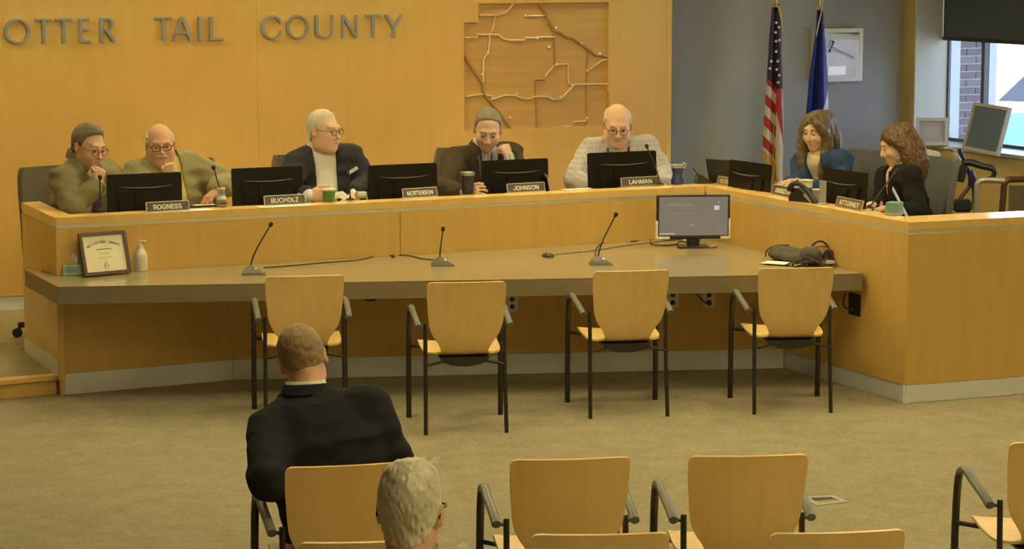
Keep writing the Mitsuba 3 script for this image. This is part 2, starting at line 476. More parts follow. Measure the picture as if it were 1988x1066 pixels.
E3 = (D3 - D2) / np.linalg.norm(D3 - D2)
N3 = np.array([-E3[1], E3[0]])
k = thing('dais', 'long maple dais with a raised ledge where the officials sit', 'dais')
LT = .045                                                         # ledge thickness
DB = LZ - LT - .022
KZ = .115
j1 = D0 + EU * float(np.dot(at_plane(777, 450, D0, EV)[:2] - D0, EU))
put('front_panel', wall_along(D0 + EU * .001, j1 - EU * .0015, .04, TZ - .03, DB), 'mat_maple_desk', k, False)
put('front_panel', wall_along(j1 + EU * .0015, D1, .04, TZ - .03, DB), 'mat_maple_desk', k, False)
put('front_panel', wall_along(D1, D2 - EV * .0, .04, KZ, DB), 'mat_maple_desk', k, False)
put('front_panel', wall_along(D2, D3, .04, KZ, DB), 'mat_maple_desk', k, False)
DL = .92
SL = at_z(41, 393, LZ)[:2] - D0                                   # direction of the left end
DL = float(np.linalg.norm(SL)); SL = SL / DL
put('end_panel', wall_along(D0 + SL * DL, D0 + SL * .001, .04, PZ - .02, DB, side=1), 'mat_maple_desk', k, False)
put('reveal_strip', cat(wall_along(D0 + .004 * EU, D1, .03, DB, LZ - LT, .001, .004), wall_along(D1, D2, .03, DB, LZ - LT, .001, .004), wall_along(D2, D3, .03, DB, LZ - LT, .001, .004),
                        wall_along(D0 + SL * DL, D0, .03, DB, LZ - LT, .001, .006)), 'mat_reveal', k, False)
LW = .17                                                          # ledge width
SLn = np.array([-SL[1], SL[0]]) * -1
i0 = D0 + SLn * .13 + EV * .0
# inner corner points of the ledge outline
def meet(p, d, q, e):
    A = np.array([d, -e]).T
    s = np.linalg.solve(A, q - p)
    return p + d * s[0]
I0 = meet(D0 + EV * LW, EU, D0 + SLn * .125, SL)
I1 = D1 + EV * LW + EU * LW
I2 = meet(D2 + EU * LW, EV, D2 + N3 * .30, E3)
I3 = D3 + N3 * .30
L_end = D0 + SL * DL
led = Polygon([D0, D1, D2, D3, I3, I2, I1, I0, I0 + SL * (DL - LW + .02), L_end])
for a, b in ((Polygon([D0, D1, I1, I0]), 0), (Polygon([D1, D2, I2, I1]), 0), (Polygon([D2, D3, I3, I2]), 0), (Polygon([L_end, D0, I0, I0 + SL * (DL - LW + .02)]), 0)):
    put('ledge', prism(a.buffer(-.0006, join_style=2), LZ - LT, LZ), 'mat_maple_edge', k, False)
# inside: the lower work surface and its support
WS = PZ + .80
ws = Polygon([D0 + SLn * .05 + EV * .045, D1 + EV * .04 + EU * .04, D2 + EU * .04 + N3 * .04, D3 + N3 * .04, D3 + N3 * .7, meet(D2 + EU * .8, EV, D2 + N3 * .7, E3), D1 + EV * .8 + EU * .8, D0 + SLn * .05 + EV * .8])
put('work_surface', prism(ws, WS - .03, WS), 'mat_maple_edge', k, False)
bk = wall_along(I0 - .02 * EV, I1, .018, WS, LZ - LT)
put('ledge_back', cat(bk, wall_along(I1, I2, .018, WS, LZ - LT), wall_along(I2, I3, .018, WS, LZ - LT)), 'mat_maple_desk', k, False)
put('kick_plate', wall_along(D1, D2, .02, 0, KZ, .002, .012), 'mat_kick', k, False)
put('kick_plate', wall_along(D2, D3, .02, 0, KZ, .002, .012), 'mat_kick', k, False)
put('kick_plate', wall_along(D0 + SL * DL, D0 + SL * .02, .02, PZ, PZ + .1, .001, -.004), 'mat_kick', k, False)

# the presentation table in front of it
TL = at_z(112, 557, TZ)[:2]; TR = at_z(1675, 531, TZ)[:2]
TT = .105
td = (TR - TL) / np.linalg.norm(TR - TL); tn = np.array([-td[1], td[0]])
tl2 = at_z(48, 523, TZ)[:2]
TRi = meet(TR, tn, D1, D2 - D1)
top = Polygon([TL, TR, TRi, D1 - .002 * EV - .002 * EU, D0 - .002 * EV, D0 + SL * .0 - SLn * .004, tl2 - SLn * .0])
k = thing('presentation_table', 'long grey-brown laminate table built against the front of the dais', 'table')
put('top', prism(Polygon([TL, TR, TRi + (TRi - TR) * .02, D1, D0, D0 + SL * .05, tl2]).buffer(0), TZ - .004, TZ), 'mat_laminate', k, False)
put('apron', cat(wall_along(TL, TR, .05, TZ - TT, TZ - .004, .0015, .001), wall_along(tl2, TL, .05, TZ - TT, TZ - .004, .0015, .001)), 'mat_laminate_edge', k, False)
put('underside', prism(Polygon([TL + tn * .05, TR + tn * .05, TRi, D1, D0, tl2 + td * .1]).buffer(0), TZ - .04, TZ - .006), 'mat_laminate_edge', k, False)
B0 = at_z(118, 768, 0)[:2]; B1 = at_z(452, 738, 0)[:2]; B2 = at_z(1530, 715, 0)[:2]
B2x = meet(B1, (B2 - B1) / np.linalg.norm(B2 - B1), D1, -EV)
KT = .15
put('base_panel', wall_along(B0, B1, .03, KT - .02, TZ - .04), 'mat_maple_desk', k, False)
put('base_panel', wall_along(B1, B2x, .03, KT - .02, TZ - .04), 'mat_maple_desk', k, False)
put('base_end', wall_along(B0 + SL * DL * .98, B0 + SL * .001, .03, .0, TZ - .04), 'mat_maple_desk', k, False)
put('kick_plate', wall_along(B0, B1, .012, 0, KT - .02, .001, .004), 'mat_kick', k, False)
put('kick_plate', wall_along(B1, B2x, .012, 0, KT - .02, .001, .004), 'mat_kick', k, False)
# ---------------------------------------------------------------- stacking chairs of bent plywood
def chair_shell():
    prof = spline([(-.075, .865), (-.045, .74), (-.012, .60), (.02, .505), (.058, .452), (.11, .432), (.2, .434), (.32, .447), (.42, .452), (.475, .436)], 400)
    L_ = np.linspace(0, 1, 400)
    prof = prof[np.unique(np.r_[0, 1, 3, 6, 10, np.arange(16, 388, 9), 391, 395, 398, 399])]
    s = np.r_[0, np.cumsum(np.linalg.norm(np.diff(prof, axis=0), axis=1))]
    ss, ww = zip(*[(0, .222), (.10, .220), (.25, .207), (.30, .194), (.345, .166), (.375, .146), (.405, .134), (.44, .128), (.465, .140), (.495, .185), (.54, .216), (.62, .226), (.70, .228), (s[-1], .225)])
    w = np.interp(s, ss, ww)
    w = np.mean([np.interp(s + d_, ss, ww) for d_ in np.linspace(-.03, .03, 9)], axis=0)
    for e, r in ((0, .026), (-1, .06)):
        dist = np.abs(s - s[e])
        near = dist < r
        w[near] -= r - np.sqrt(np.maximum(r * r - (r - dist[near]) ** 2, 0))
    nb = 15
    t = np.linspace(-1, 1, nb)
    g = np.zeros((len(prof), nb, 3))
    for i in range(len(prof)):
        bow = .022 * (1 if s[i] < .4 else max(0, 1 - (s[i] - .4) / .15))
        lift = .012 * np.clip((s[i] - .42) / .15, 0, 1)
        g[i, :, 0] = t * w[i]
        g[i, :, 1] = prof[i, 0] + bow * (t ** 2) * (w[i] / .22) ** 2
        g[i, :, 2] = prof[i, 1] + lift * t ** 2
    return sheet(g, .0115)


def arm_path(sx):
    return spline([(sx * .268, .512, .0), (sx * .268, .508, .30), (sx * .266, .497, .55), (sx * .265, .470, .632), (sx * .264, .41, .662), (sx * .264, .30, .652), (sx * .262, .18, .630), (sx * .259, .050, .600)], 60)


CH = {}
CH['shell'] = (mikit.ply(chair_shell(), None, 40), 'mat_maple_chair')
for sx, nm in ((-1, 'a'), (1, 'b')):
    p = arm_path(sx)
    zi = int(np.argmax(p[:, 2]))
    CH['front_leg' + nm] = (mikit.ply(tube(p[:zi - 1], .0155, 10), None, 60), 'mat_black_metal')
    CH['armrest' + nm] = (mikit.ply(tube(p[zi - 4:], .0185, 10, (1.0, .85)), None, 60), 'mat_arm_grey')
    CH['rear_leg' + nm] = (mikit.ply(cat(tube([(sx * .228, -.015, 0), (sx * .224, .02, .3), (sx * .222, .045, .622)], .0115, 8), rod((sx * .222, .047, .598), (sx * .256, .066, .602), .007, 6)), None, 60), 'mat_black_metal')
    CH['seat_stub' + nm] = (mikit.ply(rod((sx * .267, .502, .425), (sx * .18, .40, .428), .010, 8), None, 60), 'mat_black_metal')
for sx, nm in ((-1, 'a'), (1, 'b')):
    CH['crossbar' + nm] = (mikit.ply(rod((sx * .224, .022, .385), (sx * .11, .06, .402), .0085, 8), None, 60), 'mat_black_metal')
_cr = Polygon([(x, .428) for x in np.linspace(-.14, .14, 9)] + [(x, .428 - .048 * math.sqrt(max(0, 1 - (x / .14) ** 2)) - .004) for x in np.linspace(.14, -.14, 13)])
_cm = plate(_cr, .27)
_cm.apply_translation([0, .315, -.004])
CH['seat_bracket'] = (mikit.ply(_cm, None, 30), 'mat_black_plastic')


def stack_chair(x, y, rz, label, group=None):
    k = thing('stacking_chair', label, 'chair', group or 'plywood stacking armchairs')
    M = pose(x, y, 0, rz)
    for n, (m, b) in CH.items():
        put({'front_lega': 'front_leg', 'front_legb': 'front_leg', 'rear_lega': 'rear_leg', 'rear_legb': 'rear_leg', 'armresta': 'armrest', 'armrestb': 'armrest', 'seat_stuba': 'seat_stub', 'seat_stubb': 'seat_stub', 'crossbara': 'crossbar', 'crossbarb': 'crossbar'}.get(n, n), m, b, k, to=M)
    return k


def chair_by_top(l, r, label, zt=.865, wid=None):
    """a chair whose top corners were seen at l and r"""
    a, b = at_z(*l, zt), at_z(*r, zt)
    d = (b - a)[:2]
    an = math.degrees(math.atan2(d[1], d[0]))
    c = (a + b)[:2] / 2
    off = Rot.from_euler('z', an, degrees=True).apply([0, -.06, 0])[:2]
    q = c - off
    return stack_chair(q[0], q[1], an, label)


chair_by_top((518, 537), (665, 534), 'plywood armchair at the table, leftmost of the four facing the dais')
chair_by_top((833, 549), (980, 546), 'plywood armchair at the table, second from the left, in front of the middle table microphone')
chair_by_top((1155, 527), (1297, 524), 'plywood armchair at the table, third from the left, by the right table microphone')
chair_by_top((1475, 521), (1618, 519), 'plywood armchair at the table, rightmost, in front of the bag and cables')
chair_by_top((560, 908), (785, 897), 'plywood armchair that the man in the dark suit sits on')
chair_by_top((998, 893), (1217, 887), 'empty plywood armchair in the audience row right of the white-blond man')
chair_by_top((1342, 886), (1565, 882), 'empty plywood armchair in the audience row beside the floor box')
chair_by_top((1037, 1038), (1293, 1034), 'empty plywood chair at the bottom edge in the middle, only its top showing')
chair_by_top((1503, 1036), (1750, 1028), 'empty plywood chair at the bottom edge right of the middle, only its top showing')
chair_by_top((590, 1054), (838, 1047), 'plywood chair at the bottom edge beside the white-haired man')
chair_by_top((1955, 860), (2190, 856), 'plywood armchair cut off by the right edge of the picture')
# ---------------------------------------------------------------- smooth solids: distance fields and a surface-nets mesher
def smin(a, b, k):
    if k <= 0:
        return np.minimum(a, b)
    h = np.maximum(k - np.abs(a - b), 0) / k
    return np.minimum(a, b) - h * h * k * .25


class Vol:
    def __init__(self, lo, hi, h):
        self.lo, self.h = np.asarray(lo, float), h
        self.n = np.maximum(np.ceil((np.asarray(hi) - self.lo) / h).astype(int) + 1, 4)
        self.D = np.full(self.n, 1.0, np.float32)

    def sl(self, lo, hi):
        a = np.clip(np.floor((np.asarray(lo) - self.lo) / self.h).astype(int), 0, self.n)
        b = np.clip(np.ceil((np.asarray(hi) - self.lo) / self.h).astype(int) + 1, 0, self.n)
        if np.any(b - a < 1):
            return None, None
        ax = [(self.lo[i] + self.h * np.arange(a[i], b[i])).astype(np.float32) for i in range(3)]
        P = np.stack(np.meshgrid(*ax, indexing='ij'), -1)
        return tuple(slice(a[i], b[i]) for i in range(3)), P

    def add(self, prim, k=0.01, off=0.0):
        fn, lo, hi = prim
        m = k + 3 * self.h + abs(off)
        s, P = self.sl(lo - m, hi + m)
        if s is not None:
            self.D[s] = smin(self.D[s], fn(P) - off, k)
        return self

    def cut(self, prim, k=0.004):
        fn, lo, hi = prim
        s, P = self.sl(lo - k - self.h * 2, hi + k + self.h * 2)
        if s is not None:
            self.D[s] = -smin(-self.D[s], fn(P), k)
        return self

    def apply(self, fn):
        """fn(P, D) -> D over the whole grid"""
        s, P = self.sl(self.lo, self.lo + self.h * (self.n - 1))
        self.D = fn(P, self.D).astype(np.float32)
        return self

    def mesh(self, keep=True):
        D = self.D
        D[[0, -1]] = np.maximum(D[[0, -1]], 1e-3); D[:, [0, -1]] = np.maximum(D[:, [0, -1]], 1e-3); D[:, :, [0, -1]] = np.maximum(D[:, :, [0, -1]], 1e-3)
        S = D < 0
        c = [S[i:S.shape[0] - 1 + i, j:S.shape[1] - 1 + j, k:S.shape[2] - 1 + k] for i in (0, 1) for j in (0, 1) for k in (0, 1)]
        tot = sum(x.astype(np.int8) for x in c)
        act = (tot > 0) & (tot < 8)
        idx = np.argwhere(act)
        if len(idx) == 0:
            return None
        vid = np.full(act.shape, -1, np.int64)
        vid[act] = np.arange(len(idx))
        off = np.array([(i, j, k) for i in (0, 1) for j in (0, 1) for k in (0, 1)])
        val = np.stack([D[tuple((idx + o).T)] for o in off], 1).astype(float)
        acc, cnt = np.zeros((len(idx), 3)), np.zeros(len(idx))
        for a in range(8):
            for b in range(a + 1, 8):
                if np.abs(off[a] - off[b]).sum() != 1:
                    continue
                x = (val[:, a] < 0) != (val[:, b] < 0)
                t = val[x, a] / (val[x, a] - val[x, b])
                acc[x] += off[a] + t[:, None] * (off[b] - off[a])
                cnt[x] += 1
        V = self.lo + self.h * (idx + acc / cnt[:, None])
        F = []
        for ax in range(3):
            u, w = (ax + 1) % 3, (ax + 2) % 3
            s0 = [slice(1, -1)] * 3; s0[ax] = slice(0, -1)
            s1 = list(s0); s1[ax] = slice(1, None)
            A, B = S[tuple(s0)], S[tuple(s1)]
            for flip, m in ((False, A & ~B), (True, ~A & B)):
                e = np.argwhere(m)
                if not len(e):
                    continue
                e = e + np.array([0 if i == ax else 1 for i in range(3)])
                du, dw = np.zeros(3, int), np.zeros(3, int)
                du[u] = 1; dw[w] = 1
                q = np.stack([vid[tuple((e - du - dw).T)], vid[tuple((e - dw).T)], vid[tuple(e.T)], vid[tuple((e - du).T)]], 1)
                if flip:
                    q = q[:, ::-1]
                F += [q[:, [0, 1, 2]], q[:, [0, 2, 3]]]
        m = trimesh.Trimesh(V, np.vstack(F), process=False)
        if keep and len(m.faces) > 40:
            # drop crumbs
            lab = trimesh.graph.connected_component_labels(m.face_adjacency, node_count=len(m.faces))
            n = np.bincount(lab)
            if len(n) > 1:
                m.update_faces((n > max(30, .02 * n.max()))[lab])
                m.remove_unreferenced_vertices()
        return m


def p_ball(c, r):
    c = np.asarray(c, float)
    return (lambda P: np.linalg.norm(P - c, axis=-1) - r), c - r, c + r


def p_cone(a, b, ra, rb=None):
    a, b = np.asarray(a, float), np.asarray(b, float)
    rb = ra if rb is None else rb
    d = b - a
    L2 = max(float(d @ d), 1e-12)

    def fn(P):
        t = np.clip(((P - a) @ d) / L2, 0, 1)
        return np.linalg.norm(P - a - t[..., None] * d, axis=-1) - (ra + (rb - ra) * t)
    r = max(ra, rb)
    return fn, np.minimum(a, b) - r, np.maximum(a, b) + r


def p_ell(c, r, R=None):
    c, r = np.asarray(c, float), np.asarray(r, float)
    R = np.eye(3) if R is None else np.asarray(R)

    def fn(P):
        q = (P - c) @ R
        k0 = np.linalg.norm(q / r, axis=-1)
        k1 = np.linalg.norm(q / r ** 2, axis=-1)
        return k0 * (k0 - 1) / np.maximum(k1, 1e-9)
    e = np.sqrt((R ** 2) @ (r ** 2))
    return fn, c - e, c + e


def p_loft(a, b, right, ts, ws, ds, pw=2.3, fw=None):
    """a body that is elliptical across the axis a -> b: half widths ws along right and half depths ds across, at the fractions ts"""
    a, b = np.asarray(a, float), np.asarray(b, float)
    d = b - a
    L = np.linalg.norm(d); d = d / L
    x = np.asarray(right, float); x = x - d * (x @ d); x /= np.linalg.norm(x)
    y = np.cross(x, d)

    def fn(P):
        q = P - a
        t = (q @ d) / L
        w = np.interp(t, ts, ws).astype(np.float32); e = np.interp(t, ts, ds).astype(np.float32)
        X, Y = q @ x, q @ y
        if fw is not None:
            Y = Y - np.interp(t, ts, fw)
        k = (np.abs(X / w) ** pw + np.abs(Y / e) ** pw) ** (1 / pw)
        side = (k - 1) * np.minimum(w, e)
        cap = np.maximum(ts[0] - t, t - ts[-1]) * L
        return np.maximum(side, cap)
    m = max(max(ws), max(ds)) + (max(abs(f) for f in fw) if fw is not None else 0)
    A, B = a + d * L * ts[0], a + d * L * ts[-1]
    return fn, np.minimum(A, B) - m, np.maximum(A, B) + m


def p_map(prim, M, s=1.0):
    """a primitive given in a local frame; M: 4 x 4 rigid, s: scale"""
    fn, lo, hi = prim
    Rm, t = M[:3, :3], M[:3, 3]
    c = np.array([[lo[0] if i else hi[0], lo[1] if j else hi[1], lo[2] if k else hi[2]] for i in (0, 1) for j in (0, 1) for k in (0, 1)]) * s
    c = c @ Rm.T + t
    return (lambda P: fn(((P - t) @ Rm) / s) * s), c.min(0), c.max(0)


def bounds_of(prims, pad=0.03):
    return np.min([p[1] for p in prims], 0) - pad, np.max([p[2] for p in prims], 0) + pad


def union(parts):
    """one continuous surface from overlapping closed ones"""
    import manifold3d as m3
    ms = []
    for p in parts:
        p = trimesh.Trimesh(p.vertices, p.faces, process=True)
        q = m3.Manifold(m3.Mesh(np.asarray(p.vertices, np.float32), np.asarray(p.faces, np.uint32)))
        if q.is_empty():
            continue
        ms.append(q)
    if len(ms) < len(parts):
        return cat(*parts)
    r = m3.Manifold.batch_boolean(ms, m3.OpType.Add).to_mesh()
    return trimesh.Trimesh(r.vert_properties[:, :3], r.tri_verts, process=False)
# ---------------------------------------------------------------- people
HEAD_PRIMS = [
    (p_ell((0, -.016, .034), (.0755, .096, .086)), 0), (p_ell((0, .012, -.012), (.068, .080, .082)), .02), (p_ell((0, .030, -.050), (.057, .058, .072)), .03),
    (p_ball((0, .066, -.100), .022), .03), (p_ell((.047, .008, -.066), (.017, .03, .030)), .03), (p_ell((-.047, .008, -.066), (.017, .03, .030)), .03),
    (p_cone((-.036, .078, .026), (.036, .078, .026), .013), .02), (p_ball((.040, .062, -.028), .024), .03), (p_ball((-.040, .062, -.028), .024), .03),
    (p_cone((0, .088, .012), (0, .110, -.030), .008, .0125), .012), (p_ball((.012, .096, -.036), .009), .008), (p_ball((-.012, .096, -.036), .009), .008),
    (p_ell((0, .078, -.066), (.026, .017, .016)), .018),
]
EAR = [(p_ell((s * .080, -.012, -.006), (.0095, .021, .033), Rot.from_euler('zx', [s * -22, 10], degrees=True).as_matrix()), .006) for s in (1, -1)]
EAR_CUT = [p_ell((s * .0895, -.006, -.003), (.005, .011, .018)) for s in (1, -1)]


def head_mesh(fat=0.0, jowl=0.0, fem=False, h=.0036):
    v = Vol((-.115, -.135, -.20), (.115, .145, .145), h)
    for p, k in HEAD_PRIMS:
        v.add(p, k)
    if fat:
        for s in (1, -1):
            v.add(p_ell((s * .042, .022, -.062), (.026 + fat, .045, .045)), .03)
    if jowl:
        v.add(p_ell((0, .020, -.100), (.050, .045 + jowl, .034)), .035)
    for s in (1, -1):
        v.cut(p_ball((s * .031, .108, .006), .0175), .018)
    v.cut(p_cone((-.020, .0975, -.0665), (.020, .0975, -.0665), .0035), .006)
    for s in (1, -1):
        v.add(p_ell((s * .031, .0825, .006), (.0145, .011, .0115)), .004)          # closed or half closed lids
    for p, k in EAR:
        v.add(p, k)
    for p in EAR_CUT:
        v.cut(p, .004)
    v.add(p_cone((0, -.026, -.03), (0, -.040, -.125), .052 if not fem else .045, .055 if not fem else .047), .03)
    return v.mesh()


def head_frame(c, yaw, pitch, roll, away=False):
    """M of a head at c. yaw: the turn to the right of the picture as seen from the camera, pitch: downwards, roll: the crown tilts to the picture's right"""
    base = math.atan2(-c[0], c[1])
    a = math.radians(yaw) + base + (math.pi if away else 0)
    f = np.array([math.sin(a), -math.cos(a), 0])
    up = np.array([0, 0, 1.0])
    r = np.cross(f, up)
    R = Rot.from_rotvec(r * -math.radians(pitch))
    f2, up2 = R.apply(f), R.apply(up)
    ax = np.array([-c[0], -c[1], CAM_H - c[2]]); ax /= np.linalg.norm(ax)
    R2 = Rot.from_rotvec(ax * -math.radians(roll))
    f2, up2 = R2.apply(f2), R2.apply(up2)
    M = np.eye(4)
    M[:3, :3] = np.stack([np.cross(f2, up2), f2, up2], 1)
    M[:3, 3] = c
    return M


def to_world(m, M, s=1.0):
    m = m.copy()
    m.vertices = (m.vertices * s) @ M[:3, :3].T + M[:3, 3]
    return m


def hairline(y, front, temple, nape):
    return np.interp(y, [-.13, -.09, -.05, -.025, .0, .018, .030, .055, .085, .12], [nape, nape, nape + .02, -.005, .004, temple, .052, front - .016, front, front + .01])


def hair_mesh(style, h=.0036, thick=.010, front=.083, temple=.0, nape=-.075, seed=0, part=0.0):
    """short hair as a shell over the skull"""
    v = Vol((-.125, -.15, -.16), (.125, .145, .17), h)
    v.add(p_ell((0, -.016, .034), (.0755 + thick, .096 + thick, .086 + thick)), 0)
    v.add(p_ell((0, -.010, -.012), (.066 + thick * .8, .088 + thick * .5, .082)), .02)
    v.add(p_cone((0, -.036, -.04), (0, -.050, -.12), .052 + thick * .5, .052), .03)
    if style == 'full':
        v.add(p_ell((0, .034, .094), (.046, .040, .026)), .03)
    if style == 'blond':
        v.add(p_ell((0, .0, .095), (.060, .085, .038)), .04)
        rg = random.Random(3)
        for i in range(14):
            a, bq = rg.uniform(-.02, .06), rg.uniform(.0, .075)
            v.add(p_cone((a, bq, .112), (a + rg.uniform(-.004, .026), bq + rg.uniform(.0, .03), .124 + rg.uniform(-.006, .010)), .009, .0025), .010)

    def f(P, D):
        hl = hairline(P[..., 1], front, temple, nape)
        # the sides recede at the temples
        hl = np.where(P[..., 1] > .03, hl - .0 + .35 * np.maximum(0, np.abs(P[..., 0]) - .035) * (-1 if style == 'blond' else .9), hl)
        if style != 'blond':
            D = D + .010 * np.clip(1 - (P[..., 2] - hl) / .026, 0, 1) * np.clip((P[..., 1] + .02) / .04, 0, 1)
        n = meshkit.noise(P * np.array([150, 60, 60]) + seed, seed) * .6 + meshkit.noise(P * 45 + 3 * seed, seed + 1) * .4
        amp = {'bald': .004, 'buzz': .0035, 'full': .007, 'blond': .009}.get(style, .006)
        D = D + (n - .5) * amp
        D = np.maximum(D, (hl - P[..., 2]) * .8)
        if style == 'bald':
            top = np.interp(P[..., 1], [-.12, -.06, .0, .05], [.075, .070, .060, .048])
            D = np.maximum(D, (P[..., 2] - top) * .8)
            D = np.maximum(D, .034 - np.abs(P[..., 0]) - np.maximum(0, -P[..., 1] - .02))
        return D
    v.apply(f)
    return v.mesh()


# ---- hands
def hand_mesh(curl=(20, 30, 20), spread=6, thumb='side', h=.0032, side=1, fingers_curl=None):
    """a right hand (side = 1) in its own frame: the wrist at the origin, fingers along +y, the palm facing -z, the thumb on the -x side (towards +x for side = -1)"""
    v = Vol((-.12, -.07, -.12), (.12, .23, .08), h)
    sx = side
    v.add(p_cone((0, -.05, 0), (0, .012, 0), .025, .0255), .0)
    for i, x in enumerate((-.030, -.010, .010, .028)):
        v.add(p_cone((x * .6 * sx, .012, 0), (x * sx, .078 - .004 * abs(i - 1), 0), .0145, .0118), .012)
    v.add(p_ell((0, .045, -.004), (.036, .042, .014)), .012)
    v.add(p_ell((-.026 * sx, .035, -.012), (.016, .030, .015)), .012)
    L = ((.040, .025, .021), (.045, .029, .022), (.041, .027, .021), (.032, .020, .019))
    for i, x in enumerate((-.031, -.0105, .0105, .029)):
        c = fingers_curl[i] if fingers_curl else curl
        p = np.array([x * sx, .080 - .004 * abs(i - 1), 0.0])
        az = math.radians((i - 1.5) * spread) * sx
        a = 0.0
        for j in range(3):
            a += math.radians(c[j])
            d = np.array([math.sin(az) * math.cos(a), math.cos(az) * math.cos(a), -math.sin(a)])
            q = p + d * L[i][j]
            v.add(p_cone(p, q, .0092 - .0008 * j, .0086 - .001 * j), .004)
            p = q
    if thumb == 'side':
        t = [(-.026, .022, -.008), (-.052, .052, -.018), (-.056, .086, -.024), (-.052, .110, -.026)]
    elif thumb == 'fist':
        t = [(-.026, .022, -.010), (-.046, .052, -.030), (-.028, .078, -.046), (.000, .080, -.048)]
    else:                                                        # 'out'
        t = [(-.026, .022, -.006), (-.058, .044, -.012), (-.082, .068, -.014), (-.098, .088, -.014)]
    t = [np.array((q[0] * sx, q[1], q[2])) for q in t]
    for j, r in enumerate((.0135, .0108, .0095)):
        v.add(p_cone(t[j], t[j + 1], r, r - .0018), .006)
    return v.mesh()


def hand_frame(wrist, fingers, palm):
    """M of a hand: fingers = where they point, palm = where the palm faces"""
    y = np.asarray(fingers, float); y /= np.linalg.norm(y)
    z = -np.asarray(palm, float); z = z - y * (z @ y); z /= np.linalg.norm(z)
    M = np.eye(4)
    M[:3, :3] = np.stack([np.cross(y, z), y, z], 1)
    M[:3, 3] = wrist
    return M


FIST = dict(curl=(75, 95, 60), spread=2, thumb='fist')
RELAX = dict(curl=(25, 35, 20), spread=6, thumb='side')
FLAT = dict(curl=(8, 12, 8), spread=7, thumb='side')
GRIP = dict(curl=(38, 42, 30), spread=5, thumb='side')
KNUCK = dict(curl=(55, 80, 40), spread=3, thumb='side')


def skin_mat(name, base, **kw):
    return mat(name, base, .55, spec=.35, **kw)


PEOPLE = {}


